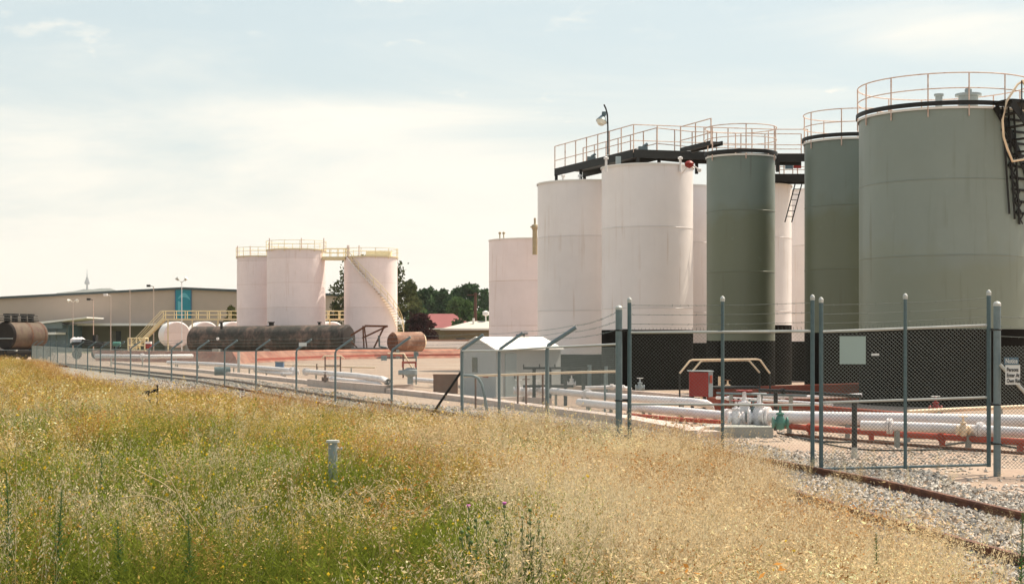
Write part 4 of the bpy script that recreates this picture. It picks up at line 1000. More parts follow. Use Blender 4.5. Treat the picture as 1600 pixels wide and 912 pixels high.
MB().prism([(a[0] - .03, 42.97), (c[0], 42.56), (d[0] + .03, 42.7), (d[0] + .03, 43.4), (a[0], 43.55)], a[2] + .02, a[2] + .04).build('lid', 'grey_paint', cb)
post('cream wooden prop leaning at the foot of the red cabinet', 1096, 604, 630, .05, 'cream_rail', name='prop')
# stile with yellow hand rails
sy = thing('stile', 'stile with twin cream arched handrails in front of the black tank bases', 'stile', W(1132, 632, 47))
for Zt, q in ((46.0, ((1062, 583), (1079, 562), (1187, 561), (1203, 583))), (47.3, ((1081, 581), (1096, 563.5), (1170, 562.5), (1187, 582)))):
    P = [Vector(W(px, py, Zt)) for px, py in q]
    C = [P[0], P[0].lerp(P[1], .93), P[1] + (P[2] - P[1]).normalized() * .06, P[2] - (P[2] - P[1]).normalized() * .06, P[3].lerp(P[2], .93), P[3]]
    MB().tube(C, .03, 10).build('handrail', 'cream_rail', sy)
    for e in (P[0], P[3]): MB().cyl(e, (e.x, e.y, 0), .025).build('rail_leg', 'dark_steel', sy)
x0, x1 = WX(1085, 46.6), WX(1183, 46.6)
MB().box(x0, 46.05, .62, x1, 47.25, .68).box(x0 - .3, 46.05, .30, x0, 47.25, .35).box(x1, 46.05, .30, x1 + .3, 47.25, .35).build('step', 'dark_steel', sy)

# pipe rack: dark posts with short cross bars
rk = thing('pipe_rack', 'row of four black posts with short cross bars in front of the grey shed', 'pipe rack', W(870, 632, 49))
for px, Z in ((834.5, 50), (859, 49.2), (883.5, 48.6), (911.5, 48)):
    x = WX(px, Z); zt = WZ(574, Z)
    MB().box(x - .055, Z - .055, -.02, x + .055, Z + .055, zt).build('rack_post', 'dark_steel', rk)
for (p, q, Z) in ((817, 842, 49.9), (842, 866, 49.5), (866, 890, 48.9), (892, 919, 48.2)):
    x0, x1 = WX(p, Z), WX(q, Z); zt = WZ(573, Z)
    MB().box(x0, Z - .1, zt - .07, x1, Z - .06, zt).box(x0, Z - .1, zt, x0 + .04, Z - .06, zt + .09).build('cross_bar', 'dark_steel', rk)
MB().box(WX(817, 50), 49.9, WZ(605, 50), WX(900, 48), 50.0, WZ(601, 50)).build('lower_bar', 'dark_steel', rk)
hd = thing('yard_handrail', 'cream pipe handrail running level in front of the shed to the gate post', 'handrail', W(800, 630, 46))
MB().tube([W(722, 587.5, 47), W(800, 585, 46), W(880, 582, 45), W(964, 580, 44)], .035, 8).build('handrail', 'cream_rail', hd)
for px, Z in ((743, 46.8), (809, 46), (822, 45.8), (848, 45.5), (945, 44.4)):
    x = WX(px, Z); MB().cyl((x, Z, 0), (x, Z, WZ(585, Z)), .03, n=8).build('rail_post', 'rust' if px != 945 else 'galv', hd)
hp = thing('bent_pipe_hoop', 'bent galvanised pipe hoop curving down in front of the shed door', 'hoop', W(757, 640, 44))
C = [Vector(W(px, py, 43)) for px, py in ((722, 586), (738, 586.5), (747, 590), (753, 600), (757, 618), (762, 648))]
MB().tube(C, .04, 10).build('hoop', 'galv', hp)

# ------------------------------------------------------------------ shed
sh = thing('shed', 'small grey corrugated shed with a pale gable roof behind the fence', 'shed', W(800, 620, 55))
gl_, gc, gr_ = Vector((WX(719, 58.5), 58.5)), Vector((WX(775, 54.5), 54.5)), Vector((WX(876, 57.5), 57.5))
ez = WZ(546, 54.5)
d1 = gl_ - gc; far = gr_ + d1
rz_ = ez + .40
gm = (gl_ + gc) / 2; fm = (gr_ + far) / 2
b = MB(); P = [gc, gr_, far, gl_]
b.add([(*gc, 0), (*gr_, 0), (*gr_, ez), (*gc, ez)], [(0, 1, 2, 3)]).add([(*far, 0), (*gl_, 0), (*gl_, ez), (*far, ez)], [(0, 1, 2, 3)])
b.add([(*gl_, 0), (*gc, 0), (*gc, ez), (*gm, rz_), (*gl_, ez)], [(0, 1, 2, 3, 4)]).add([(*gr_, 0), (*far, 0), (*far, ez), (*fm, rz_), (*gr_, ez)], [(0, 1, 2, 3, 4)])
b.build('wall', 'shed_wall', sh)
ld_ = (gr_ - gc).normalized() * .12; gd = d1.normalized() * .18
def rf(a_, c_, zz0, zz1):
    return [(*a_, zz0), (*c_, zz0)], zz0
e0, e1, r0, r1 = gc - ld_ - gd, gr_ + ld_ - gd, gm - ld_, fm + ld_
e2, e3 = gl_ - ld_ + gd, far + ld_ + gd
for nm, (a_, b1, c1, d2) in (('roof', (e0, e1, r1, r0)), ('roof', (r0, r1, e3, e2))):
    zs = (ez - .02, ez - .02, rz_ + .03, rz_ + .03) if a_ is e0 else (rz_ + .03, rz_ + .03, ez - .02, ez - .02)
    vs = [(*p, z + k) for k in (0, .035) for p, z in zip((a_, b1, c1, d2), zs)]
    MB().add(vs, [(3, 2, 1, 0), (4, 5, 6, 7), (0, 1, 5, 4), (2, 3, 7, 6), (1, 2, 6, 5), (3, 0, 4, 7)]).build(nm, 'shed_roof', sh)
def onwall(p, q, u0, u1, z0, z1, nm, m, out=.02):
    d = (q - p).normalized(); n = Vector((d.y, -d.x)) * out
    a_, c_ = p + d * u0 + n, p + d * u1 + n
    return MB().add([(*a_, z0), (*c_, z0), (*c_, z1), (*a_, z1), (*(a_ - n), z0), (*(c_ - n), z0), (*(c_ - n), z1), (*(a_ - n), z1)], [(0, 1, 2, 3), (0, 3, 7, 4), (1, 5, 6, 2), (3, 2, 6, 7), (0, 4, 5, 1)]).build(nm, m, sh)
Lg = (gc - gl_).length
onwall(gl_, gc, Lg * .36, Lg * .50, ez - .85, ez - .3, 'window', 'glass_dark')
onwall(gl_, gc, Lg * .66, Lg * .80, ez - 1.02, ez - .90, 'red_label', 'red_paint')
onwall(gc, gr_, .5, 1.15, .02, ez - .15, 'door', 'grey_paint', .03); onwall(gc, gr_, 1.0, 1.06, .7, .8, 'door_handle', 'dark_steel', .05)
# brown box
Zb = gz(615, 0); x0, x1 = WX(677, Zb), WX(715, Zb)
MB().box(x0, Zb, 0, x1, Zb + .5, WZ(586, Zb)).box(x0 - .02, Zb - .02, WZ(586, Zb), x1 + .02, Zb + .52, WZ(585, Zb) + .015).build('timber_box', 'shed_wood', label='brown ribbed timber box standing on the kerb left of the shed', cat='box')
# valve stand with red head
v1 = thing('pump_stand', 'small grey pump on a stand with a red top between two fence posts', 'pump', W(641, 602, 65))
Z = 65; x = WX(641, Z)
MB().cyl((x, Z, 0), (x, Z, .55), .12, n=12).lathe(x, Z, [(.12, .5), (.3, .62), (.3, .8), (.14, .9)], 16).cyl((x - .5, Z, .7), (x + .1, Z, .7), .1, n=12).build('pump_body', 'grey_paint', v1)
MB().box(x - .35, Z - .12, .92, x - .28, Z + .1, 1.1).box(x + .2, Z - .12, .92, x + .27, Z + .1, 1.1).box(x - .35, Z - .12, 1.08, x + .27, Z + .1, 1.17).build('red_frame', 'pipe_red', v1)
MB().cyl((x + .25, Z, .2), (x + .25, Z, WZ(552, Z)), .03, n=6).box(x + .15, Z, WZ(556, Z), x + .35, Z + .03, WZ(550, Z)).build('gauge_stem', 'galv', v1)
# brown hoops
def hoop(label, pts, Z, legs, m='rust', m2='cream_rail', mid=True):
    t = thing('hoop_guard', label, 'guard rail', W(pts[0][0], 585, Z), 'hoop guard rails on the pinkish gravel')
    P = [Vector(W(px, py, Z)) for px, py in pts]
    MB().tube(P, .05, 8).build('top_bar', m2, t)
    for px, py in legs: x = WX(px, Z); MB().cyl((x, Z, 0), (x, Z, WZ(py, Z)), .045, n=6).build('leg', m, t)
    if mid: MB().cyl(W(legs[0][0], 571, Z), W(legs[-1][0], 571, Z), .045, n=6).build('mid_bar', m, t)
hoop('brown hoop guard with cream top standing between the third and fourth fence posts', ((503, 560), (507, 556), (533, 556), (538, 560)), 96, ((508, 557), (532, 557)))
hoop('cream rail slanting down beside the small pump', ((606, 552), (631, 552.5), (644, 575)), 84, ((630, 553), (612, 553)), mid=False)
# notices on the fence
for px, py, w_, h_, Z_, m, lab in ((473, 538, 12, 6, 55.0, 'sign_white', 'small white plate on the fence wires above the black cylinder'), (600, 559, 9, 8, 46, 'grey_paint', 'small grey plate on the fence mesh left of the tall post')):
    a, c = W(px - w_ / 2, py - h_ / 2, Z_), W(px + w_ / 2, py + h_ / 2, Z_)
    MB().box(a[0], Z_, c[2], c[0], Z_ + .02, a[2]).build('fence_plate', m, label=lab, cat='plate')
a, c = W(430, 566, 100), W(442, 573, 100)
bx = thing('drum_crate', 'blue grey crate lying on the gravel before the red bund', 'crate', (a[0], 100, 0))
MB().box(a[0], 100, 0, c[0], 100.6, a[2]).build('crate_body', 'blue_paint', bx); MB().box(a[0] - .03, 99.97, a[2], c[0] + .03, 100.63, a[2] + .05).build('lid', 'galv', bx)
a = W(335, 580, 90)
MB().cyl((a[0], 90, .25), (a[0] + .9, 90.2, .25), .25, n=14).build('green_drum', 'galv_green', label='dull green drum lying behind the left pipe', cat='drum')

# ------------------------------------------------------------------ far left yard
toe = [(150, 150), (374, 132), (461, 150), (560, 166), (760, 176)]
b = MB(); A_ = [Vector((WX(px, Z), Z)) for px, Z in toe]; n = len(A_)
vs = [(p.x, p.y, -.02) for p in A_] + [(p.x - 1, p.y + 2.2, 1.0) for p in A_] + [(p.x - 1, p.y + 4.0, 1.0) for p in A_]
b.add(vs, [(k, k + 1, n + k + 1, n + k) for k in range(n - 1)] + [(n + k, n + k + 1, 2 * n + k + 1, 2 * n + k) for k in range(n - 1)])
b.build('bund_bank', 'earth_red', label='low red earth bank in front of the black cylinder and rusty frame', cat='bank')
strip_wall('bund_rail', [(p.x + 2, p.y - 3) for p in A_[1:]], .15, .3, .5, 'pipe_red', label='thin red pipe run along the foot of the red earth bank', cat='pipe')
# black cylinder
bc = thing('cylinder_tank', 'long black bitumen coated cylinder tank lying on its side behind the red bank', 'cylinder tank', W(420, 552, 182))
p0, p1 = Vector(W(305, 531.5, 184)), Vector(W(543, 529.8, 176)); Rb = 22.3 * 180 / F
ax = (p1 - p0).normalized()
MB().cyl(p0, p1, Rb, n=64, caps=False).build('shell', 'bitumen_tank', bc)
for c, s in ((p0, -1), (p1, 1)):
    MB().cyl(c, c + ax * s * .22, Rb, Rb * .86, 64, caps=False).cyl(c + ax * s * .22, c + ax * s * .34, Rb * .86, Rb * .3, 64).build('end_cap', 'bitumen_end', bc)
b = MB()
for k in range(1, 12): c = p0.lerp(p1, k / 12); b.cyl(c - ax * .04, c + ax * .04, Rb * 1.006, n=64, caps=False)
b.build('seam', 'bitumen_tank', bc)
for px in (346, 424, 499): x, y, z = W(px, 510, 180); MB().cyl((x, y, z - .3), (x, y, z + .45), .3 if px == 424 else .16, n=14).cyl((x, y, z + .45), (x, y, z + .55), .42 if px == 424 else .26, n=14).build('manhole', 'dark_steel', bc)
x, y, z = W(343, 529, 179); MB().ring(0, 0, 0, .01, .001).cyl((x, y - 1.25, z), (x, y - 1.0, z), .16, n=16).build('white_port', 'white_paint', bc)
for px in (340, 420, 500): x, y, _ = W(px, 540, 180); MB().box(x - .4, y - 1.4, 0, x + .4, y + 1.4, WZ(545, 180)).build('saddle', 'concrete_grey', bc)
# white horizontal tanks in a row under the yellow walkway
HT = 'white horizontal tanks under the yellow walkway'
for k, (px, lab) in enumerate(((277, 'leftmost white horizontal tank, its round pink end fully in view'), (322, 'white horizontal tank second from left, hidden below by the black cylinder'), (366, 'white horizontal tank third from left, only its top showing'), (520, 'white horizontal tank showing its top between the two far tanks'))):
    Z = 208 if k == 0 else 209; r = 20.5 * Z / F; c = Vector(W(px, 522.5, Z)); d = Vector((-.32, .95, 0)).normalized()
    t = thing('horizontal_tank', lab, 'cylinder tank', (c.x, c.y, 0), HT)
    MB().cyl(c, c + d * 7.5, r, n=48, caps=False).build('shell', 'roof_white', t)
    MB().cyl(c - d * .12, c, r * .92, r, 48, caps=True).build('end_disc', pink_p, t)
    for q in (.6, 6.0): MB().box(c.x - r * .6 - q * .32, c.y + q, 0, c.x + r * .6 - q * .32, c.y + q + .5, c.z - r * .6).build('saddle', 'concrete_grey', t)
    if k == 0: MB().cyl(c - d * .12 + Vector((0, 0, -r * .75)), c - d * .4 + Vector((0, 0, -r * .75)), .15).build('outlet', 'dark_steel', t)
# yellow walkway and stair
Zw = 203.0; dz = WZ(497.5, Zw)
yw = thing('walkway', 'yellow railed walkway with a stair at its left end above the white horizontal tanks', 'walkway', W(255, 548, Zw))
xa, xb_ = WX(255, Zw), WX(560, Zw)
MB().box(xa, Zw, dz - .2, xb_, Zw + 1.4, dz).build('deck', 'yellow_rail', yw)
b = MB()
for y in (Zw, Zw + 1.4):
    for h in (.5, 1.0): b.cyl((xa, y, dz + h), (xb_, y, dz + h), .05, n=6)
hr = b.build('handrail', 'yellow_rail', yw)
k = xa
while k < xb_:
    for y in (Zw, Zw + 1.4): MB().cyl((k, y, dz - .1), (k, y, dz + 1.0), .055, n=6).build('rail_post', 'yellow_rail', hr)
    k += 1.45
for px in (262, 300, 340, 380, 515): x = WX(px, Zw); MB().box(x - .08, Zw + .1, 0, x + .08, Zw + .25, dz - .2).build('leg', 'yellow_rail', yw)
xs, zs0 = WX(203, Zw), .4
for y in (Zw, Zw + 1.3):
    MB().beam((xs, y, zs0), (xa, y, dz - .1), .08, .32).build('stringer', 'yellow_rail', yw)
    MB().tube([(xs, y, zs0 + .1), (xs, y, zs0 + 1.1), (xa - .3, y, dz + 1.0), (xa, y, dz + 1.0)], .05, 6).cyl((xs, y, zs0 + .6), (xa, y, dz + .5), .04, n=6).build('stair_rail', 'yellow_rail', hr if False else yw)
for k in range(1, 14): q = k / 14; x = xs + (xa - xs) * q; z = zs0 + (dz - zs0) * q; MB().box(x - .13, Zw, z - .03, x + .13, Zw + 1.3, z + .03).build('tread', 'yellow_rail', yw)
cg = thing('loading_cage', 'small yellow tubular cage standing at the foot of the walkway stair', 'cage', W(213, 551, 172))
b = MB(); x0, x1 = WX(200, 172), WX(226, 172); z0, z1 = WZ(551, 172), WZ(528, 172)
for x in (x0, (x0 + x1) / 2, x1):
    for y in (172, 173.6): b.cyl((x, y, 0), (x, y, z1), .07, n=6)
for z in (z0 + .2, (z0 + z1) / 2, z1):
    for y in (172, 173.6): b.cyl((x0, y, z), (x1, y, z), .06, n=6)
    for x in (x0, x1): b.cyl((x, 172, z), (x, 173.6, z), .06, n=6)
b.cyl((x0, 172, z0), (x1, 172, z1), .05, n=6).build('cage_frame', 'yellow_rail', cg)
MB().box(x0, 172, z0 + .15, x1, 173.6, z0 + .3).build('cage_floor', 'yellow_rail', cg)
# rusty A frame and small rusty tank
af = thing('rusty_frame', 'rusty angle iron frame in front of the far tank with the stair', 'frame', W(585, 552, 172))
Z = 172
for a, c, r in (((548, 524), (572, 509), .1), ((570, 509), (606, 509.5), .11), ((566, 528), (606, 509), .09), ((567, 509), (569, 549), .08), ((569, 509), (574, 549), .07), ((600, 511), (581, 550), .09), ((548, 533), (560, 545), .07)):
    MB().beam(W(*a, Z), W(*c, Z), r * 2, r * 2).build('bar', 'rust', af)
    Z += .25
MB().box(*W(548, 549, 172.5), WX(606, 172.5), 173.4, WZ(543, 172.5)).build('sill', 'galv_green', af)
MB().tube([W(592, 524, 172), W(593, 541, 172), W(604, 543, 172)], .12, 8).build('vent_bend', 'galv_green', af)
rt = thing('cylinder_tank', 'short rusty cream topped cylinder tank lying right of the rusty frame', 'cylinder tank', W(635, 549, 168))
c0, c1 = Vector(W(614, 534.5, 168)), Vector(W(657, 533.5, 170)); r = 15.5 * 169 / F; ax = (c1 - c0).normalized()
MB().cyl(c0, c1, r, n=48, caps=False).build('shell', 'rust_tank', rt)
MB().cyl(c0 - ax * .25, c0, r * .8, r, 48).build('end_cap', 'rust', rt); MB().cyl(c1, c1 + ax * .25, r, r * .8, 48).build('end_cap', 'cream_rail', rt)
MB().box(c0.x + .4, c0.y - .8, 0, c0.x + .7, c0.y + .8, c0.z - r * .7).box(c1.x - .7, c1.y - .8, 0, c1.x - .4, c1.y + .8, c1.z - r * .7).build('saddle', 'concrete_grey', rt)

# rail tank wagon at the far left
wg = thing('tank_wagon', 'brown rusty rail tank wagon at the far left edge with dark fittings along its top', 'tank wagon', W(20, 560, 158))
c0 = Vector(W(9, 524, 156)); r = 22 * 156 / F; d = Vector((.42, .9, 0)).normalized()
MB().cyl(c0 - d * 6 * 0, c0 + d * 4.6, r, n=56, caps=False).build('barrel', 'wagon_rust', wg)
MB().cyl(c0 - d * .2, c0, r * .9, r, 56).build('barrel_end', 'bitumen_end', wg); MB().cyl(c0 + d * 4.6, c0 + d * 4.9, r, r * .75, 56).build('barrel_end', 'wagon_rust', wg)
for q in (2.3, 4.2): MB().cyl(c0 + d * q, c0 + d * (q + .12), r * 1.02, n=56, caps=False).build('strap', 'rust', wg)
n_ = Vector((-d.y, d.x, 0))
b = MB().beam(c0 + d * -1.2 + Vector((0, 0, r + .12)), c0 + d * 4.2 + Vector((0, 0, r + .12)), 1.1, .08); b.build('top_walkway', 'dark_steel', wg)
b = MB()
for s in (-.55, .55):
    for h in (.35, .6): b.cyl(c0 + d * -1 + n_ * s + Vector((0, 0, r + h)), c0 + d * 4 + n_ * s + Vector((0, 0, r + h)), .04, n=5)
b.build('walkway_rail', 'dark_steel', wg)
for q in (.2, 1.3, 2.6, 3.6): c = c0 + d * q + Vector((0, 0, r)); MB().cyl(c, c + Vector((0, 0, .65)), .3, n=14).cyl(c + Vector((0, 0, .65)), c + Vector((0, 0, .8)), .4, n=14).build('dome', 'dark_steel', wg)
MB().box(c0.x - 1.3, c0.y - .4, .9, c0.x + 1.2, c0.y + .2, 1.05).cyl(c0 + n_ * 1.2 - d * .3 + Vector((0, 0, -.3)), c0 - n_ * 1.2 - d * .3 + Vector((0, 0, -.3)), .05).build('end_platform', 'galv_pale', wg)
f_ = c0 + d * 2.4; ang = math.atan2(d.y, d.x)
MB().box(f_.x - 3.4, f_.y - 1.1, .75, f_.x + 3.4, f_.y + 1.1, 1.0, rot=ang).box(f_.x - 3.3, f_.y - .85, .28, f_.x + 3.3, f_.y + .85, .75, rot=ang).build('underframe', 'dark_steel', wg)
for q in (.2, 1.6, 3.6, 4.9):
    for s in (-.75, .75): c = c0 + d * q + n_ * s; MB().cyl((c.x - n_.x * .06, c.y - n_.y * .06, .48), (c.x + n_.x * .06, c.y + n_.y * .06, .48), .46, n=24).build('wheel', 'dark_steel', wg)
# scrap and small machinery in the far yard
mc = thing('dump_trailer', 'dark flat trailer with white sacks on it behind the dense far fence', 'trailer', W(135, 545, 165))
x0, x1 = WX(112, 165), WX(160, 165)
MB().prism([(x0, 165), (x1, 165.5), (x1, 168), (x0, 168)], WZ(539, 165), WZ(534, 165)).box(WX(143, 165), 165.4, WZ(534, 165), WX(148, 165), 166.4, WZ(523, 165)).build('bed', 'dark_steel', mc)
MB().beam(W(128, 533, 165), W(160, 540, 165), .4, .5).build('drawbar', 'dark_steel', mc)
b = MB()
for px in (116, 122, 127): c = W(px, 531, 166); b.lathe(c[0], c[1], [(.01, c[2] - .5), (.45, c[2] - .3), (.42, c[2] + .1), (.1, c[2] + .3), (.01, c[2] + .32)], 12)
b.build('sack_heap', 'pipe_white', mc)
for px in (120, 150): x = WX(px, 165.3); MB().cyl((x, 165.2, .5), (x, 165.5, .5), .5, n=20).build('wheel', 'black_rubber', mc)
c0, c1 = W(177, 537.5, 168), W(188, 537.5, 168)
gt = thing('green_vessel', 'small pale green cylinder vessel on a stand beside the lamp pole', 'vessel', (c0[0], 168, 0))
MB().cyl(c0, c1, .28, n=20).build('vessel_body', 'green_paint', gt); MB().box(c0[0] + .1, 167.8, 0, c0[0] + .2, 168.2, c0[2] - .2).box(c1[0] - .2, 167.8, 0, c1[0] - .1, 168.2, c0[2] - .2).build('stand', 'dark_steel', gt)
rb = thing('red_pump', 'small red and white pump box right of the yellow cage', 'pump', W(231, 545, 165))
x0, x1 = WX(227, 165), WX(235, 165); MB().box(x0, 165, WZ(544, 165), x1, 165.6, WZ(537, 165)).build('pump_body', 'red_paint', rb); MB().box(x0 - .03, 164.97, WZ(537, 165), x1 + .03, 165.63, WZ(533.5, 165)).build('pump_cover', 'white_paint', rb); MB().box(x0 + .1, 165.1, 0, x1 - .1, 165.5, WZ(544, 165)).build('plinth', 'concrete_grey', rb)
strip_wall('loading_wall', [(WX(160, 160), 160), (WX(335, 150), 150)], .3, -.05, WZ(552, 155), 'concrete_pink', label='long low pale wall behind the far fence at left', cat='wall')

# ------------------------------------------------------------------ lamp poles
LPG = 'tall lamp poles in front of the warehouse'
for px, top, bot, Z, kind, m, lab in ((114, 470, 535, 205, 2, 'cream_rail', 'pale lamp pole with two heads in front of the glazed office corner'), (146, 468, 535, 215, 1, 'primer_rail', 'thin reddish lamp pole with one dark head'), (173, 461, 545, 200, 1, 'cream_rail', 'pale lamp pole with one white head left of the tallest plain mast'),
                                      (203, 452, 548, 190, 0, 'cream_rail', 'plain pale mast without a lamp head'), (240, 447, 548, 205, 3, 'cream_rail', 'pale pole with a dark floodlight left of the teal panel'), (284, 439, 535, 200, 2, 'white_paint', 'white pole with twin floodlights standing before the teal panel')):
    x = WX(px, Z); zt = WZ(top, Z)
    t = thing('lamp_pole', lab, 'lamp pole', (x, Z, 0), LPG)
    MB().cyl((x, Z, 0), (x, Z, zt), .07, .045, 8).build('pole', 'lamp_paint' if m == 'cream_rail' else m, t)
    hm = 'dark_steel' if px in (146, 240) else 'white_paint'
    if kind in (1, 3): MB().cyl((x, Z, zt - .1), (x - .5, Z, zt + .1), .04, n=6).box(x - .9, Z - .2, zt - .1, x - .45, Z + .2, zt + .2).build('lamp_head', hm, t)
    if kind == 2:
        for s in (-1, 1):
            MB().cyl((x, Z, zt - .2), (x + s * .4, Z, zt + .15), .04, n=6).cyl((x + s * .4, Z, zt + .1), (x + s * .68, Z - .15, zt + (.4 if px == 284 else .0)), .12, .24, 12).build('lamp_head', 'galv_pale' if px == 284 else 'lamp_glass', t)

# ------------------------------------------------------------------ warehouse
ZW = 270.0
wh = thing('warehouse', 'long low beige warehouse with dark roof trim, teal panel and glazed office behind the yard', 'warehouse', (WX(200, ZW), ZW, 0))
def wz(py): return WZ(py, ZW)
xL, xA, xR = WX(-160, ZW), WX(285, ZW), WX(560, ZW)
zl, za_, zr = wz(473), wz(449.5), wz(461.5)
xd0, xd1 = WX(108, ZW), WX(262, ZW)
DB = ZW + 60
gutter = wz(505.5)
MB().add([(xL, ZW, gutter), (xR, ZW, gutter), (xR, ZW, zr), (xA, ZW, za_), (xL, ZW, zl)], [(0, 1, 2, 3, 4)]).add([(xL, ZW, 0), (xd0, ZW, 0), (xd0, ZW, gutter), (xL, ZW, gutter)], [(0, 1, 2, 3)]).add([(xd1, ZW, 0), (xR, ZW, 0), (xR, ZW, gutter), (xd1, ZW, gutter)], [(0, 1, 2, 3)]) \
    .add([(xR, ZW, 0), (xR, DB, 0), (xR, DB, zr), (xR, ZW, zr)], [(0, 1, 2, 3)]).add([(xL, DB, 0), (xL, ZW, 0), (xL, ZW, zl), (xL, DB, zl)], [(0, 1, 2, 3)]).build('wall', 'warehouse_wall', wh)
MB().add([(xL - .5, ZW - .5, zl + .1), (xA, ZW - .5, za_ + .1), (xA, DB, za_ + .1), (xL - .5, DB, zl + .1)], [(0, 1, 2, 3)]).add([(xA, ZW - .5, za_ + .1), (xR + .5, ZW - .5, zr + .1), (xR + .5, DB, zr + .1), (xA, DB, za_ + .1)], [(0, 1, 2, 3)]).build('roof', 'warehouse_trim', wh)
MB().beam((xL - .5, ZW - .45, zl - .1), (xA, ZW - .45, za_ - .1), .12, .42).beam((xA, ZW - .45, za_ - .1), (xR + .5, ZW - .45, zr - .1), .12, .42).build('fascia', 'warehouse_trim', wh)
MB().box(xd0, ZW + 5, 0, xd1, ZW + 5.2, gutter).box(xd0, ZW, 0, xd0 + .2, ZW + 5, gutter).box(xd1 - .2, ZW, 0, xd1, ZW + 5, gutter).build('dock_wall', 'dock_wall', wh)
MB().box(xd0, ZW - 3, gutter - .2, xd1, ZW + 5, gutter).build('dock_canopy', 'roof_white', wh)
MB().box(xd0, ZW - 3.05, gutter - .38, xd1, ZW - 3, gutter + .03).build('gutter', 'white_paint', wh)
for px in (172, 181): MB().box(WX(px, ZW + 4.9), ZW + 4.93, 0, WX(px + 8, ZW + 4.9), ZW + 4.99, 3.6).build('dock_door', 'concrete_grey' if px == 172 else 'warehouse_trim', wh)
# office corner
xo0, xo1 = WX(45, ZW - 8), WX(108, ZW - 8); zo = wz(505)
ofc = MB().box(xo0, ZW - 8, 0, xo1, ZW - .01, zo - .3).build('office_glazing', 'glass_blue', wh)
for px in (55, 66, 77, 88, 105): x = WX(px, ZW - 8); MB().box(x - .08, ZW - 8.08, 0, x + .08, ZW - 8.003, zo - .3).build('mullion', 'galv', ofc)
MB().box(xo0, ZW - 8.06, WZ(511, ZW), xo1, ZW - 8.004, WZ(510, ZW)).build('transom', 'galv', ofc)
a, c = W(47, 504.5, ZW - 12), W(138, 495, ZW - 12)
MB().add([(a[0], ZW - 13, a[2]), (c[0], ZW - 13, c[2]), (c[0], ZW - 2, c[2]), (a[0], ZW - 2, a[2]), (a[0], ZW - 13, a[2] - .35), (c[0], ZW - 13, c[2] - .22), (c[0], ZW - 2, c[2] - .22), (a[0], ZW - 2, a[2] - .35)],
         [(0, 1, 2, 3), (7, 6, 5, 4), (0, 4, 5, 1), (2, 6, 7, 3), (1, 5, 6, 2), (0, 3, 7, 4)]).build('sloping_awning', 'roof_white', wh)
MB().add([(a[0], ZW - 12, a[2] - .36), (xo1, ZW - 12, a[2] + .3), (xo1, ZW - 12, a[2] - .9), (a[0], ZW - 12, a[2] - .9)], [(0, 3, 2, 1)]).build('awning_fascia', 'galv', wh)
MB().box(WX(60, ZW - 12), ZW - 14, WZ(522.5, ZW - 12), WX(92, ZW - 12), ZW - 8.1, WZ(519, ZW - 12)).build('entrance_canopy', 'white_paint', wh)
x0, x1 = WX(274, ZW), WX(299.5, ZW); tp = MB().box(x0, ZW - .25, wz(498), x1, ZW - .003, wz(449.8)).build('teal_panel', 'teal_paint', wh)
# pale wave emblem
P = [(x0 + 1.0 + .0 * t, 0) for t in range(1)]
b = MB(); pts = []
for k in range(13):
    t = k / 12; pts.append(((x0 + .5 + (x1 - x0 - .7) * t), wz(470) + 1.35 * math.sin(t * 2.2 + .3) - .6 * t))
for (xa_, z_a), (xb2, z_b), th0, th1 in [(pts[k], pts[k + 1], .32 * math.sin(PI * k / 12) + .06, .32 * math.sin(PI * (k + 1) / 12) + .06) for k in range(12)]:
    b.add([(xa_, ZW - .27, z_a - th0), (xb2, ZW - .27, z_b - th1), (xb2, ZW - .27, z_b + th1), (xa_, ZW - .27, z_a + th0)], [(0, 1, 2, 3)])
b.add([(x0 + .5, ZW - .27, wz(490)), (x0 + .9, ZW - .27, wz(490)), (x0 + 1.1, ZW - .27, wz(472)), (x0 + .5, ZW - .27, wz(470))], [(0, 1, 2, 3)])
b.build('emblem', 'teal_light', tp)
MB().box(x0 + .0, ZW - .3, wz(498), x0 + .12, ZW - .26, wz(450)).box(x1 - .12, ZW - .3, wz(498), x1, ZW - .26, wz(450)).build('panel_trim', 'blue_paint', tp)
# pale pipe against the warehouse end between the tanks
MB().tube([W(527, 470, 240), W(528, 476, 240), W(540, 477, 240)], .25, 8).cyl((WX(540, 240), 240, 0), W(540, 477, 240), .2).build('vent_duct', 'white_paint', label='white bent duct seen in the gap between the far tanks', cat='duct')

# ------------------------------------------------------------------ houses, car, pole
Zh = 285.0
def house(label, Z, px0, px1, base_h, ridge_px, ridge_py, eave_py, wall_m, roof_m, depth):
    x0, x1, zr_, ze = WX(px0, Z), WX(px1, Z), WZ(ridge_py, Z), WZ(eave_py, Z)
    t = thing('house', label, 'house', ((x0 + x1) / 2, Z, 0), 'low houses beyond the yard')
    MB().box(x0 + .6, Z, 0, x1 - .6, Z + depth, ze).build('wall', wall_m, t)
    r0, r1 = WX(ridge_px[0], Z), WX(ridge_px[1], Z); ym = Z + depth / 2
    vs = [(x0, Z - .6, ze - .1), (x1, Z - .6, ze - .1), (x1, Z + depth + .6, ze - .1), (x0, Z + depth + .6, ze - .1), (r0, ym, zr_), (r1, ym, zr_)]
    MB().add(vs, [(0, 1, 5, 4), (1, 2, 5), (2, 3, 4, 5), (3, 0, 4), (3, 2, 1, 0)]).build('roof', roof_m, t)
    MB().box(x0, Z - .66, ze - .3, x1, Z - .603, ze - .02).build('fascia', 'roof_white', t)
    return t, x0, x1, ze
t, x0, x1, ze = house('low house with a dull red hipped roof beside the burgundy bush', 285, 640, 745, 3, (668, 706), 489, 512, 'brick_brown', 'red_roof', 14)
t, x0, x1, ze = house('low house with pale cream roof and dark brick wall half behind the pinkish tank', 235, 688, 812, 3, (735, 800), 501, 512.5, 'brick_brown', 'cream_roof', 10)
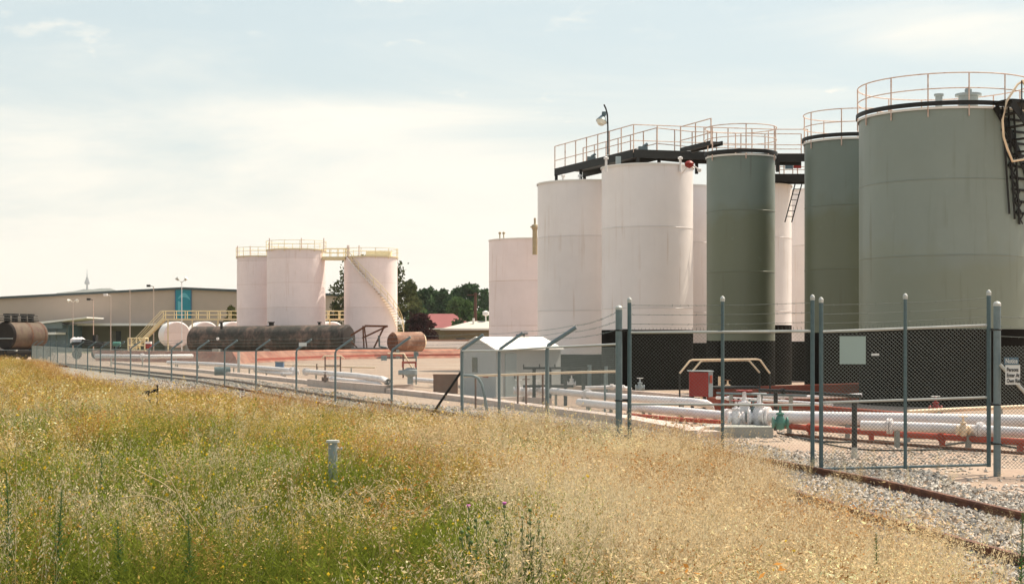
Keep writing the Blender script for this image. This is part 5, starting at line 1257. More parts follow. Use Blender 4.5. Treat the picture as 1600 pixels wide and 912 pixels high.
for q in (.2, .45, .7): x = x0 + (x1 - x0) * q; f = MB().box(x, 234.9, 1.0, x + 1.4, 234.997, 2.3).build('window', 'glass_dark', t)
MB().cyl((WX(740, 238), 238, ze), (WX(740, 238), 238, WZ(497, 238)), .18, n=10).build('flue', 'roof_white', t)
up = thing('power_pole', 'dark brown timber power pole among the trees left of the pinkish tank', 'power pole', (WX(742, 245), 245, 0))
MB().cyl((WX(742, 245), 245, 0), W(743, 457, 245), .34, .22, 12).build('pole', 'pole_wood', up)
MB().beam((WX(742, 245) - 1.2, 244.7, WZ(461, 245)), (WX(742, 245) + .6, 244.7, WZ(461, 245) + .1), .12, .14).build('crossarm', 'pole_wood', up)
for px, py in ((759, 490),): MB().lathe(WX(px, 240), 240, [(.01, WZ(py, 240) - .4), (.5, WZ(py, 240) - .2), (.5, WZ(py, 240) + .3), (.01, WZ(py, 240) + .5)], 12).cyl((WX(px, 240), 240, 0), (WX(px, 240), 240, WZ(py, 240)), .1).build('globe_lamp', 'white_paint', label='white globe lamp on a post beside the pinkish tank', cat='lamp')
def car(label, px, Z, m, L_=4.3):
    x = WX(px, Z); t = thing('parked_car', label, 'car', (x, Z, 0), 'cars parked before the houses')
    s = [(-2.15, .35), (-2.15, .75), (-1.3, .9), (-.75, 1.38), (.7, 1.38), (1.25, .92), (2.1, .8), (2.15, .35)]
    vs = [(x + a * L_ / 4.3, Z + y, z) for y in (0, 1.65) for a, z in s]; n = len(s)
    MB().add(vs, [tuple(range(n)), tuple(range(2 * n - 1, n - 1, -1))] + [(k, n + k, n + (k + 1) % n, (k + 1) % n) for k in range(n)]).build('body', m, t)
    MB().add([(x - 1.15, Z - .01, .92), (x - .72, Z - .01, 1.3), (x + .66, Z - .01, 1.3), (x + 1.1, Z - .01, .92)], [(0, 3, 2, 1)]).build('side_window', 'glass_dark', t)
    for a in (-1.35, 1.35): MB().cyl((x + a, Z - .02, .33), (x + a, Z + .2, .33), .33, n=18).build('wheel', 'black_rubber', t)
car('white car parked in front of the dark brick house', 722, 222, 'white_paint')
car('pale green car parked left of the white one', 692, 224, 'green_paint')
strip_wall('loading_ramp', [(WX(662, 200), 200), (WX(735, 200), 200)], 3, 0, WZ(533, 200), 'white_paint', label='long pale loading ramp behind the short rusty tank', cat='ramp')
strip_wall('loading_ramp', [(WX(662, 190), 190), (WX(735, 190), 190)], 2, 0, WZ(542, 190), 'cream_roof', label='lower cream ramp in front of the long pale one', cat='ramp')
MB().box(WX(662, 203), 203.2, 0, WX(735, 203), 206, WZ(530, 203)).build('flat_wagon', 'shed_wood', label='long low brown load behind the pale ramp', cat='load')
# hill with tower
hx = np.linspace(-2600, 1500, 90); ridge = []
for x in hx:
    px = 800 + x / 8000 * F
    ridge.append(np.interp(px, [20, 60, 85, 110, 136, 165, 182, 200, 240, 300, 500, 1200], [500, 474, 459, 454.5, 452, 449.5, 453, 458, 466, 478, 500, 520]))
rz = np.array([WZ(p, 8000) for p in ridge]) + 3 * np.sin(hx * .05)
V = []; nn = len(hx)
for y, s in ((7300, 0), (7650, .55), (8000, 1.0), (8400, .6), (9000, 0)):
    for x, z in zip(hx, rz): V.append((x, y, -3 + (z + 3) * s))
Q = [(r * nn + k, r * nn + k + 1, (r + 1) * nn + k + 1, (r + 1) * nn + k) for r in range(4) for k in range(nn - 1)]
mat('hill_forest', (0.035, 0.05, 0.03), 0.95, var=.2, scale=.02)
np_mesh('hills', np.array(V, float), np.array(Q), 'hill_forest', smooth=True, kind='structure')
tw = thing('telecom_tower', 'slender telecommunications tower on the hill above the warehouse roof', 'tower', (WX(136, 8000), 8000, WZ(452, 8000) - 20))
x = WX(136, 8000); tz = lambda py: WZ(py, 8000)
MB().lathe(x, 8000, [(6.5, tz(452) - 20), (4.5, tz(447)), (3.8, tz(433))], 16).build('shaft', 'tower_grey', tw)
MB().lathe(x, 8000, [(4, tz(445)), (12, tz(443.5)), (13, tz(442)), (12, tz(440.5)), (10, tz(439)), (9, tz(437)), (6, tz(436.5)), (6.5, tz(434)), (4, tz(433.5))], 20).build('drum', 'tower_grey', tw)
MB().lathe(x, 8000, [(3, tz(433.5)), (2.4, tz(428)), (1.3, tz(427)), (1.0, tz(421)), (.1, tz(420))], 12).build('mast', 'tower_grey', tw)
# ------------------------------------------------------------------ trees
def leaf_cloud(centers, radii, n, size, c1, c2, seed, flat=1.0, droop=0.0):
    """n small leaf clumps spread through several lumpy blobs; returns V, Q, tint"""
    r = np.random.default_rng(seed); C = np.array(centers, float); Rr = np.array(radii, float)
    w_ = (Rr.prod(1)) ** .66; w_ /= w_.sum(); idx = r.choice(len(C), n, p=w_)
    d = r.normal(0, 1, (n, 3)); d /= np.linalg.norm(d, axis=1)[:, None]
    rad = r.uniform(0, 1, n) ** .38 * (1 + .12 * r.normal(0, 1, n))
    P = C[idx] + d * rad[:, None] * Rr[idx]
    # carve gaps
    g = fbm(P[:, 0] + P[:, 2] * .7, P[:, 1] + P[:, 2], seed, 3, 2.2 / Rr.mean() * 1.6)
    keep = g > -.62 + r.uniform(-.2, .2, n); P = P[keep]; idx = idx[keep]; n = len(P)
    a = r.normal(0, 1, (n, 3)); a /= np.linalg.norm(a, axis=1)[:, None]
    b = np.cross(a, r.normal(0, 1, (n, 3))); b /= np.linalg.norm(b, axis=1)[:, None]
    a[:, 2] *= flat
    s = size * r.uniform(.5, 1.5, n)[:, None]
    V = np.stack([P - a * s, P - b * s * .55 - [0, 0, droop] * s, P + a * s, P + b * s * .55 + [0, 0, droop] * s * .2], 1).reshape(-1, 3)
    Q = np.arange(4 * n).reshape(n, 4)
    t = r.uniform(0, 1, (n, 1)) * .6 + .4 * (r.uniform(0, 1, len(C))[idx])[:, None]
    col = np.array(c1) * (1 - t) + np.array(c2) * t
    return V, Q, np.repeat(col, 4, axis=0)
def tree(label, px, Z, top_py, wpx, cat='tree', name='tree', c1=(.03, .05, .02), c2=(.07, .10, .035), n=2600, size=None, lobes=9, seed=1, trunk=.3, low=.25, conic=False, group='trees beyond the yard', base=0):
    r = random.Random(seed)
    x = WX(px, Z); H = WZ(top_py, Z); w_ = wpx * Z / F / 2
    t = thing(name, label, cat, (x, Z, base), group)
    b = MB(); tops = []
    th = H * .62
    b.tube([(x, Z, base), (x + r.uniform(-.2, .2), Z, th * .5), (x + r.uniform(-.3, .3), Z, th), (x, Z, H * .85)], [trunk, trunk * .8, trunk * .5, trunk * .15], 8)
    C = []; Rr = []
    for k in range(lobes):
        q = low + (1 - low) * (k + .5) / lobes
        if conic: ww = w_ * (1.12 - q) ; rr = (ww * .75 + .3, ww * .75 + .3, H * .10)
        else:
            ww = w_ * math.sin(min(PI, (q - low) / (1 - low) * PI * .82 + .45)); rr = tuple(w_ * r.uniform(.34, .55) for _ in range(2)) + (H * r.uniform(.09, .15),)
        an = k * 2.4 + r.uniform(-.4, .4); ro = (ww - rr[0] * .7) * r.uniform(.6, 1.0) if not conic else ww * .25
        c = (x + math.cos(an) * ro, Z + math.sin(an) * ro, min(H * q, H - rr[2] * .95)); C.append(c); Rr.append(rr)
        zb = c[2] * .62; b.tube([(x, Z, zb), ((x + c[0]) / 2, (Z + c[1]) / 2, (zb + c[2]) / 2 + .1), c], [trunk * .4, trunk * .25, trunk * .08], 5)
    C.append((x, Z, H * .93)); Rr.append((w_ * .3, w_ * .3, H * .07))
    b.build('trunk', 'bark', t)
    V, Q, T = leaf_cloud(C, Rr, n, size or max(.16, H * .022), c1, c2, seed)
    np_mesh('crown', V, Q, leaf_m, T, parent=t)
    return t
G1, G2 = (.030, .042, .018), (.085, .10, .045)
tree('eucalyptus with ragged crown half hidden behind the far tank with the stair', 580, 222, 398, 150, c1=(.035, .045, .02), c2=(.11, .12, .05), n=16000, size=.26, lobes=18, seed=5, trunk=.5, low=.3)
tree('pale green upright tree just right of the far tank with the stair', 641, 232, 438, 46, c1=(.05, .07, .03), c2=(.14, .16, .07), n=3600, size=.24, lobes=9, seed=8, low=.12)
D1, D2 = (.022, .048, .024), (.085, .14, .06)
for k, (px, top, wd, sd_, lab) in enumerate(((662, 452, 22, 21, 'dark pine at the left end of the dark row'), (672, 449, 20, 22, 'dark pointed pine second from the left of the dark row'), (684, 455, 24, 23, 'lower dark pine between two taller pointed ones'), (694, 452, 18, 24, 'slim dark pine left of the middle of the dark row'),
                                        (706, 459, 28, 25, 'low dark pine behind the red roof'), (715, 449, 20, 26, 'dark pine just left of the tallest round one'), (735, 443, 36, 27, 'tallest dark pine with a rounded top behind the power pole'), (757, 452, 26, 28, 'dark pine touching the edge of the faded pinkish tank'))):
    tree(lab, px, 330 + (k % 3) * 9, top, wd * 2.1, c1=D1, c2=D2, n=3600, size=.42, lobes=11, seed=sd_, low=.02, conic=(k % 3 == 1), trunk=.35, group='dark pines behind the houses', name='pine_tree')
for px, top, wd, s, lab in ((652, 478, 40, 31, 'mid green bushy tree above the burgundy bush'), (715, 464, 44, 32, 'bright green tree behind the red roof left of the power pole'), (731, 470, 34, 33, 'bright green bushy tree just behind the power pole'), (752, 487, 30, 34, 'small bright green tree beside the faded pinkish tank')):
    tree(lab, px, 262 if px != 715 else 305, top, wd * 1.45, c1=(.05, .085, .03), c2=(.12, .19, .07), n=3000, size=.3, lobes=9, seed=s, low=.02, group='green trees around the houses')
tree('dense burgundy leaved bush left of the red roofed house', 657, 226, 490, 66, cat='bush', name='purple_bush', c1=(.028, .012, .012), c2=(.07, .028, .028), n=6000, size=.2, lobes=12, seed=41, low=.05, group='bushes beyond the yard')
tree('olive green shrub seen against the warehouse through the yellow railing', 361, 225, 478, 30, cat='bush', name='shrub', c1=(.05, .06, .02), c2=(.12, .12, .04), n=1500, size=.2, lobes=7, seed=42, low=.05, group='bushes beyond the yard')
tree('dark green shrub in the gap between the far tanks under the roofline', 524, 226, 470, 26, cat='bush', name='shrub', c1=(.03, .045, .02), c2=(.06, .08, .03), n=1500, size=.2, lobes=7, seed=43, low=.05, group='bushes beyond the yard')

# ------------------------------------------------------------------ grass
def ribbon(p0, d, h, w_, bend, seg, ang):
    """bent blade: returns verts (2*(seg+1),3)"""
    V = []
    sd_ = np.array([math.cos(ang), math.sin(ang), 0])
    for k in range(seg + 1):
        t = k / seg
        p = p0 + np.array([d[0] * bend * t * t, d[1] * bend * t * t, h * (t - .25 * bend * t * t)])
        ww = w_ * (1 - .85 * t) / 2
        V += [p - sd_ * ww, p + sd_ * ww]
    return np.array(V)
def make_tuft(kind, seed, lod):
    r = random.Random(seed); V = []; Q = []; T = []
    def add(v, q, c):
        n = sum(len(a) for a in V); V.append(np.array(v)); Q.append(np.array(q) + n); T.append(np.tile(np.array(c, float), (len(v), 1)) if np.ndim(c) == 1 else np.array(c))
    ns = {0: 17, 1: 16, 2: 13}[lod]; wk = {0: 1.0, 1: 1.2, 2: 1.9}[lod]; seg = {0: 4, 1: 3, 2: 2}[lod]; rad = {0: .09, 1: .15, 2: .3}[lod]
    for i in range(ns):
        a = r.uniform(0, 2 * PI); rr = rad * math.sqrt(r.random()); p0 = np.array([rr * math.cos(a), rr * math.sin(a), -.03])
        th = r.uniform(0, 2 * PI); d = (math.cos(th), math.sin(th))
        if kind == 'straw':
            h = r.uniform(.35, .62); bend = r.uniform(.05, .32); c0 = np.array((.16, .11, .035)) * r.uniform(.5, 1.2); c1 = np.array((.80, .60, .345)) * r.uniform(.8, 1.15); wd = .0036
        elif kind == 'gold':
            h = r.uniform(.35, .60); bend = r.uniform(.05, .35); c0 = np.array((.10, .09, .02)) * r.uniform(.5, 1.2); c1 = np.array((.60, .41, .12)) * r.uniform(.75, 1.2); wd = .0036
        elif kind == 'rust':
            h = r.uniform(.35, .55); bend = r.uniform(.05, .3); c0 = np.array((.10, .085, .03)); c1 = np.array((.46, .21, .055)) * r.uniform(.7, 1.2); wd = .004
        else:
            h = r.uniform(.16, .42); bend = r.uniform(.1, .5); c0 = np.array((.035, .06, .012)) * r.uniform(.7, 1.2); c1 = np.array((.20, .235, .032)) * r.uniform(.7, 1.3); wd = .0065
        v = ribbon(p0, d, h, wd * wk, bend, seg, r.uniform(0, PI))
        tt = np.repeat(np.linspace(0, 1, seg + 1), 2)[:, None]
        add(v, [(2 * k, 2 * k + 1, 2 * k + 3, 2 * k + 2) for k in range(seg)], c0 * (1 - tt) + c1 * tt)  # greenish stem base, darkened further in colour for the shade between stems
        if kind != 'green':
            # seed head: small drooping spikelets round the top third
            nsp = {0: 12, 1: 7, 2: 4}[lod]; sz = {0: .0058, 1: .0078, 2: .0125}[lod]
            for q in range(nsp):
                t = r.uniform(.62, 1.0) if kind == 'straw' else r.uniform(.55, 1.0)
                p = p0 + np.array([d[0] * bend * t * t, d[1] * bend * t * t, h * (t - .25 * bend * t * t)])
                e = np.array([r.uniform(-1, 1), r.uniform(-1, 1), r.uniform(-.9, .5)]); e /= np.linalg.norm(e)
                o = p + e * r.uniform(.005, .035) * (1 if lod == 0 else 1.8); f_ = np.cross(e, [r.uniform(-1, 1), r.uniform(-1, 1), r.uniform(-1, 1)]); f_ /= max(1e-6, np.linalg.norm(f_))
                s = sz * r.uniform(.6, 1.5)
                add([o - e * s * 1.3, o - f_ * s * .5, o + e * s * 1.3, o + f_ * s * .5], [(0, 1, 2, 3)], c1 * r.uniform(*((.8, 1.4) if lod == 0 else (.85, 1.2))))
        else:
            if r.random() < .8:
                # leafy side bits
                for q in range({0: 6, 1: 3, 2: 1}[lod]):
                    t = r.uniform(.25, .95); p = p0 + np.array([d[0] * bend * t * t, d[1] * bend * t * t, h * (t - .25 * bend * t * t)])
                    e = np.array([r.uniform(-1, 1), r.uniform(-1, 1), r.uniform(0, .9)]); e /= np.linalg.norm(e); f_ = np.cross(e, [0, 0, 1.]); f_ /= max(1e-6, np.linalg.norm(f_)); s = {0: .02, 1: .03, 2: .045}[lod] * r.uniform(.6, 1.4)
                    add([p, p + e * s * .5 + f_ * s * .18, p + e * s, p + e * s * .5 - f_ * s * .18], [(0, 1, 2, 3)], c1 * r.uniform(.7, 1.2))
            if r.random() < .05:
                t = 1.0; p = p0 + np.array([d[0] * bend, d[1] * bend, h * (1 - .25 * bend)]) + [0, 0, .02]; s = {0: .0065, 1: .009, 2: .014}[lod]
                add([p + [s, 0, 0], p + [0, s, 0], p - [s, 0, 0], p - [0, s, 0]], [(0, 1, 2, 3)], (.80, .56, .05))
                add([p + [s, 0, 0], p + [0, 0, s], p - [s, 0, 0], p - [0, 0, s]], [(0, 1, 2, 3)], (.80, .56, .05))
    return np.vstack(V), np.vstack(Q), np.vstack(T)
ACC = {}
TCACHE = {}
def scatter(key, kind, lod, X, Z, S, tone, nvar=7):
    """lay copies of the tufts at the given places; tone (n,3) multiplies the colour"""
    which = RNG.integers(0, nvar, len(X))
    ZH = field_h(X, Z)
    for v in range(nvar):
        ck = (kind, v, lod)
        if ck not in TCACHE: TCACHE[ck] = make_tuft(kind, 100 * v + lod + {'straw': 0, 'gold': 20, 'rust': 40, 'green': 60, 'stalk': 80, 'thatch': 90}[kind], lod)
        V0, Q0, T0 = TCACHE[ck]
        k = which == v; n = int(k.sum())
        if not n: continue
        a = RNG.uniform(0, 2 * PI, n); c, s = np.cos(a)[:, None], np.sin(a)[:, None]; sc = S[k][:, None]
        lx, ly = RNG.normal(.05, .10, (n, 1)), RNG.normal(0, .10, (n, 1))     # lean
        Vx = (V0[:, 0] * c - V0[:, 1] * s) * sc + lx * V0[:, 2] * sc + X[k][:, None]
        Vy = (V0[:, 0] * s + V0[:, 1] * c) * sc + ly * V0[:, 2] * sc + Z[k][:, None]
        Vz = V0[:, 2] * sc * RNG.uniform(.85, 1.15, (n, 1)) + ZH[k][:, None]
        V = np.stack([Vx, Vy, Vz], 2).reshape(-1, 3)
        Q = (Q0[None] + (np.arange(n) * len(V0))[:, None, None]).reshape(-1, 4)
        T = (T0[None] * tone[k][:, None, :]).reshape(-1, 3)
        L_ = ACC.setdefault(key, [[], [], [], 0]); L_[0].append(V); L_[1].append(Q + L_[3]); L_[2].append(T); L_[3] += len(V)
def zone(z0, z1, dens, lod, sc):
    Zc = (z0 + z1) / 2
    lo, hi = -.44, .40
    area = (hi - lo) * (z1 * z1 - z0 * z0) / 2; n = int(area * dens)
    Z = np.sqrt(RNG.uniform(z0 * z0, z1 * z1, n)); X = RNG.uniform(lo, hi, n) * Z
    d = xb(Z) - X
    edge = .8 * fbm(X, Z, 9, 3, 1.2)
    Zl = np.clip((Z - 13) / 8, 0, 1)
    keep = (d > edge * .7) & (RNG.uniform(0, 1, n) < np.clip((d + .4 - edge) / 1.6, .12, 1))
    X, Z, d = X[keep], Z[keep], d[keep]; n = len(X)
    u = (X / Z * F + CX) / 1600
    nz = fbm(X, Z, 21, 4, .55); nz2 = fbm(X, Z, 33, 3, 1.7)
    near = np.clip((26 - Z) / 20, 0, 1)
    green = .84 - 1.0 * np.clip((u - .28) / .44, 0, 1) * (1 - .16 * near) + .30 * near + .42 * nz + .22 * nz2
    green += .55 * np.exp(-((u - .52) / .10) ** 2 - ((Z - 7.3) / 2.6) ** 2)
    far = np.clip((Z - 26) / 14, 0, 1); green -= .25 * far
    q = RNG.uniform(0, 1, n)
    green += .35 * np.exp(-((u - .83) / .12) ** 2 - ((Z - 11.0) / 2.5) ** 2)
    green += .34 * np.clip((17 - Z) / 5, 0, 1) * np.clip((.62 - u) / .12, 0, 1)
    isg = q < np.clip(green, .08, .92)
    st_ = .30 + .75 * np.clip((u - .38) / .25, 0, 1) - .30 * far - .3 * np.clip((.75 - np.abs(d)) / .75, 0, 1) + .35 * fbm(X, Z, 44, 3, .9)
    q2 = np.clip(.5 + .55 * fbm(X, Z, 88, 4, 2.2) + RNG.uniform(-.35, .35, n), 0, .999)
    ru = (~isg) & (q2 > .84 - .35 * np.exp(-((u - .76) / .05) ** 2 - ((Z - 19) / 6) ** 2) - .30 * np.clip(fbm(X, Z, 55, 3, .8), 0, 1))
    s1 = (~isg) & ~ru & (q2 < st_); g1 = (~isg) & ~ru & ~s1
    patch = 1 + .40 * fbm(X, Z, 77, 5, 1.1)
    for kind, k in (('green', isg), ('straw', s1), ('gold', g1), ('rust', ru)):
        m = int(k.sum()); tn = np.ones((m, 3)) * (patch[k] * (1 - .16 * np.clip((15 - Z[k]) / 6, 0, 1) * np.clip((.66 - u[k]) / .2, 0, 1)) * RNG.uniform(.86, 1.14, m))[:, None]
        hs = sc * RNG.uniform(.75, 1.25, m) * np.clip(.85 + d[k] / 8, .85, 1.0) * np.where(RNG.uniform(0, 1, m) < .10, RNG.uniform(1.15, 1.4, m), 1.0) * (1 + .14 * fbm(X[k], Z[k], 66, 2, 1.1)) * (1.0 if kind != 'green' else 1.1)
        scatter('green' if kind == 'green' else 'dry', kind, lod, X[k], Z[k], hs, tn)
zone(4.2, 12, 38, 0, 1.16)
zone(12, 24, 32, 1, 1.14)
zone(24, 50, 26, 2, 1.0)
zone(50, 165, 7.0, 2, 1.15)
# tall loose oat stalks standing above the rest in drifts, and beaten-down thatch near the camera
def special(kind, n, z0, z1, lod, smin, smax, thr, seed):
    Z = np.sqrt(RNG.uniform(z0 * z0, z1 * z1, n)); X = RNG.uniform(-.42, .36, n) * Z; u = (X / Z * F + CX) / 1600
    k = (xb(Z) - X > .25) & (fbm(X, Z, seed, 3, 1.4) + .7 * np.clip((u - .45) / .2, 0, 1) - .3 > thr); X, Z = X[k], Z[k]; m = len(X)
    scatter('dry', kind, lod, X, Z, RNG.uniform(smin, smax, m), np.ones((m, 3)) * RNG.uniform(.85, 1.15, (m, 1)))
_mt = make_tuft
def make_tuft(kind, seed, lod):
    if kind == 'stalk':
        r = random.Random(seed); V = []; Q = []; T = []; n = 0
        for i in range(4):
            p0 = np.array([r.uniform(-.12, .12), r.uniform(-.12, .12), -.02]); th = r.uniform(0, 2 * PI); d = (math.cos(th), math.sin(th)); h = r.uniform(.62, .85); bend = r.uniform(.08, .42); c1 = np.array((.80, .65, .42)) * r.uniform(.85, 1.1)
            w_ = .0034 * {0: 1, 1: 1.3, 2: 2.2}[lod]
            v = ribbon(p0, d, h, w_, bend, 5, r.uniform(0, PI)); V.append(v); Q.append(np.array([(2 * k, 2 * k + 1, 2 * k + 3, 2 * k + 2) for k in range(5)]) + n); T.append(np.tile(c1 * .8, (12, 1))); n += 12
            for q in range(14 if lod < 2 else 6):
                t = r.uniform(.6, 1.0); p = p0 + np.array([d[0] * bend * t * t, d[1] * bend * t * t, h * (t - .25 * bend * t * t)]); a = r.uniform(0, 2 * PI); o = p + np.array([math.cos(a), math.sin(a), 0]) * r.uniform(.01, .045) - [0, 0, r.uniform(0, .03)]
                e = np.array([math.cos(a) * .4, math.sin(a) * .4, -1.0]); e /= np.linalg.norm(e); f_ = np.cross(e, [math.sin(a), -math.cos(a), .3]); f_ /= np.linalg.norm(f_); s = {0: .010, 1: .011, 2: .015}[lod] * r.uniform(.7, 1.3)
                V.append(np.array([o - e * s, o - f_ * s * .3, o + e * s, o + f_ * s * .3])); Q.append(np.array([(0, 1, 2, 3)]) + n); T.append(np.tile(c1, (4, 1))); n += 4
        return np.vstack(V), np.vstack(Q), np.vstack(T)
    if kind == 'thatch':
        r = random.Random(seed); V = []; Q = []; T = []; n = 0
        for i in range(16):
            th = r.uniform(-.6, .6) + (seed % 7) * .5; L_ = r.uniform(.18, .42); p = np.array([r.uniform(-.15, .15), r.uniform(-.15, .15), r.uniform(.02, .26)]); d = np.array([math.cos(th), math.sin(th), r.uniform(-.25, .35)]); sd_ = np.array([-d[1], d[0], 0]) * .0035; c1 = np.array((.68, .54, .34)) * r.uniform(.6, 1.2)
            for k in range(3):
                a, b = p + d * L_ * k / 3 + [0, 0, .05 * math.sin(k / 3 * PI)], p + d * L_ * (k + 1) / 3 + [0, 0, .05 * math.sin((k + 1) / 3 * PI)]
                V.append(np.array([a - sd_, a + sd_, b + sd_, b - sd_])); Q.append(np.array([(0, 1, 2, 3)]) + n); T.append(np.tile(c1, (4, 1))); n += 4
        return np.vstack(V), np.vstack(Q), np.vstack(T)
    return _mt(kind, seed, lod)
special('stalk', 2200, 8, 16, 0, .8, 1.1, .1, 61)
special('stalk', 4200, 16, 34, 1, .8, 1.05, .15, 62)
special('stalk', 3500, 34, 110, 2, .85, 1.15, .35, 63)
def fringe(n, z0, z1, lod):
    Z = RNG.uniform(z0, z1, n); X = xb(Z) - RNG.normal(.25, .45, n); k = (fbm(X, Z, 83, 3, 1.1) > -.05) & (np.abs(X / Z) < .42); X, Z = X[k], Z[k]; m = len(X)
    scatter('dry', 'stalk', lod, X, Z, RNG.uniform(.75, 1.15, m), np.ones((m, 3)) * RNG.uniform(.7, 1.0, (m, 1)) * np.array([[1, .88, .7]]))
    scatter('dry', 'rust', lod, X, Z, RNG.uniform(.8, 1.3, m), np.ones((m, 3)) * RNG.uniform(.8, 1.2, (m, 1)))
fringe(130, 11, 26, 1); fringe(520, 26, 48, 2); fringe(600, 48, 120, 2)
# big pale tussocks right of the middle
Zt_ = RNG.uniform(9, 24, 46); ut_ = RNG.uniform(.46, .80, 46); Xt_ = (ut_ * 1600 - CX) / F * Zt_
for x_, z_ in zip(Xt_, Zt_):
    m = RNG.integers(7, 16); X = x_ + RNG.normal(0, .16, m); Z = z_ + RNG.normal(0, .16, m)
    k = xb(Z) - X > .2
    if k.any(): scatter('dry', 'stalk', 0 if z_ < 15 else 1, X[k], Z[k], RNG.uniform(.9, 1.2, int(k.sum())), np.ones((int(k.sum()), 3)) * 1.08)
special('thatch', 2600, 7, 20, 0, .8, 1.5, .5, 64)
# a thin scatter of dry stalks on the ballast at right
def sparse(n, z0, z1, l0, l1, lod):
    Z = RNG.uniform(z0, z1, n); X = xb(Z) + RNG.uniform(l0, l1, n) ** 1.0; k = (RNG.uniform(0, 1, n) < np.exp(-(X - xb(Z)) / 1.5)) & (fbm(X, Z, 72, 3, 1.3) > -.35)
    X, Z = X[k], Z[k]; m = len(X)
    scatter('dry', 'straw', lod, X, Z, RNG.uniform(.35, .8, m), np.ones((m, 3)) * RNG.uniform(.8, 1.1, (m, 1)))
sparse(480, 9, 26, 0, 4.6, 0); sparse(500, 26, 60, 0, 4, 1)
for key, lab in (('dry', 'dry straw and golden seeding grass covering the slope in the foreground'), ('green', 'green weeds and low grass with tiny yellow flowers among the dry stalks')):
    a = ACC[key]
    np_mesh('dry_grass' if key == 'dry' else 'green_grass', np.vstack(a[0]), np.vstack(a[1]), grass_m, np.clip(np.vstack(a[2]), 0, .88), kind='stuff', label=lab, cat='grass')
    print(key, len(np.vstack(a[1])))
# ------------------------------------------------------------------ single weeds one can point at
def leafy_spike(label, px, Z, top_py, seed, group, dark=True):
    r = random.Random(seed); x = WX(px, Z); g = float(field_h(np.array([x]), np.array([Z]))[0]); zt = WZ(top_py, Z); H = zt - g
    t = thing('leafy_weed', label, 'weed', (x, Z, g), group)
    lean = r.uniform(-.04, .04)
    MB().tube([(x, Z, g - .03), (x + lean * .4, Z, g + H * .5), (x + lean, Z, zt)], [.006, .005, .0025], 6).build('stem', 'weed_stem', t)
    V = []; T = []; n = 210
    for k in range(n):
        q = (k / n) ** .9; a = k * 2.399; p = np.array([x + lean * q, Z, g + H * (.12 + .88 * q)]); l = (.075 * (1 - q) + .022) * r.uniform(.7, 1.2)
        e = np.array([math.cos(a), math.sin(a), r.uniform(.3, 1.1)]); e /= np.linalg.norm(e); f_ = np.array([-math.sin(a), math.cos(a), 0]) * l * .09
        V += [p, p + e * l * .5 + f_, p + e * l + [0, 0, -l * .1], p + e * l * .5 - f_]; c = np.array((.045, .115, .04)) * r.uniform(.7, 1.4); T += [c] * 4
    np_mesh('leaves', np.array(V), np.arange(4 * n).reshape(n, 4), weed_m, np.array(T), parent=t)
mat('weed_stem', (.10, .15, .045), .8)
mat('dry_stem', (.50, .38, .19), .8)
LW = 'dark green leafy weeds standing in the grass'
leafy_spike('dark green leafy weed at the left border behind the tall oat stalk', 17, 10.2, 738, 1, LW)
leafy_spike('dark green leafy weed second from the left, leaning over flattened straw', 88, 10, 765, 2, LW)
leafy_spike('thick dark green leafy weed, tallest one left of the middle foreground', 299, 9.6, 803, 3, LW)
leafy_spike('faint dark green leafy weed between the drooping oats and the thick weed', 188, 10.2, 812, 4, LW)
leafy_spike('small dark green weed in the left field among pale grass', 157, 14, 711, 5, LW)
leafy_spike('blue green weed in the lower right corner by the rail', 1592, 9.0, 800, 6, LW)
leafy_spike('short green weed rising near the rail at bottom right', 1372, 10.4, 833, 7, LW)
def oat(label, px, Z, top_py, seed, lean, group='tall wild oats in the foreground'):
    r = random.Random(seed); x = WX(px, Z); g = float(field_h(np.array([x]), np.array([Z]))[0]); zt = WZ(top_py, Z); H = zt - g
    t = thing('wild_oat', label, 'grass stalk', (x, Z, g), group)
    pt = lambda q: Vector((x + lean * q * q, Z, g + H * q))
    MB().tube([pt(k / 6) for k in range(7)], [.0032, .003, .0028, .0024, .002, .0016, .001], 5).build('stem', 'dry_stem', t)
    V = []; T = []
    for k in range(30):
        q = .50 + .5 * k / 30; p = np.array(pt(q)); s = r.choice((-1, 1)); o = p + np.array([s * r.uniform(.008, .035), r.uniform(-.02, .02), -r.uniform(.0, .02)])
        l = r.uniform(.018, .028); e = np.array([s * r.uniform(.3, 1.0), r.uniform(-.3, .3), -1.0]); e /= np.linalg.norm(e); f_ = np.array([e[2], 0, -e[0]]) * l * .2
        V += [o, o + e * l * .45 + f_, o + e * l, o + e * l * .45 - f_]; T += [np.array((.74, .62, .42)) * r.uniform(.85, 1.15)] * 4
        V += [p, p + [0, 0, .002], o, o - [0, 0, .002]]; T += [np.array((.5, .4, .2))] * 4
    np_mesh('spikelets', np.array(V), np.arange(len(V)).reshape(-1, 4), weed_m, np.array(T), parent=t)
oat('tall wild oat stalk at the left border with rows of pale spikelets', 24, 9.3, 680, 1, .01)
oat('wild oat stalk with pale drooping spikelets right of the left border weeds', 140, 9.6, 757, 2, -.03)
oat('lower wild oat leaning left over flattened straw', 62, 9.5, 824, 3, .06)
oat('wild oat low at the left with spikelets close to the thick green weed', 175, 9.6, 850, 4, -.08)
oat('slanting dry stalk in the right foreground grass', 900, 10.2, 806, 5, .09)
oat('dry stalk leaning left in the middle left field', 460, 12, 705, 6, -.1)
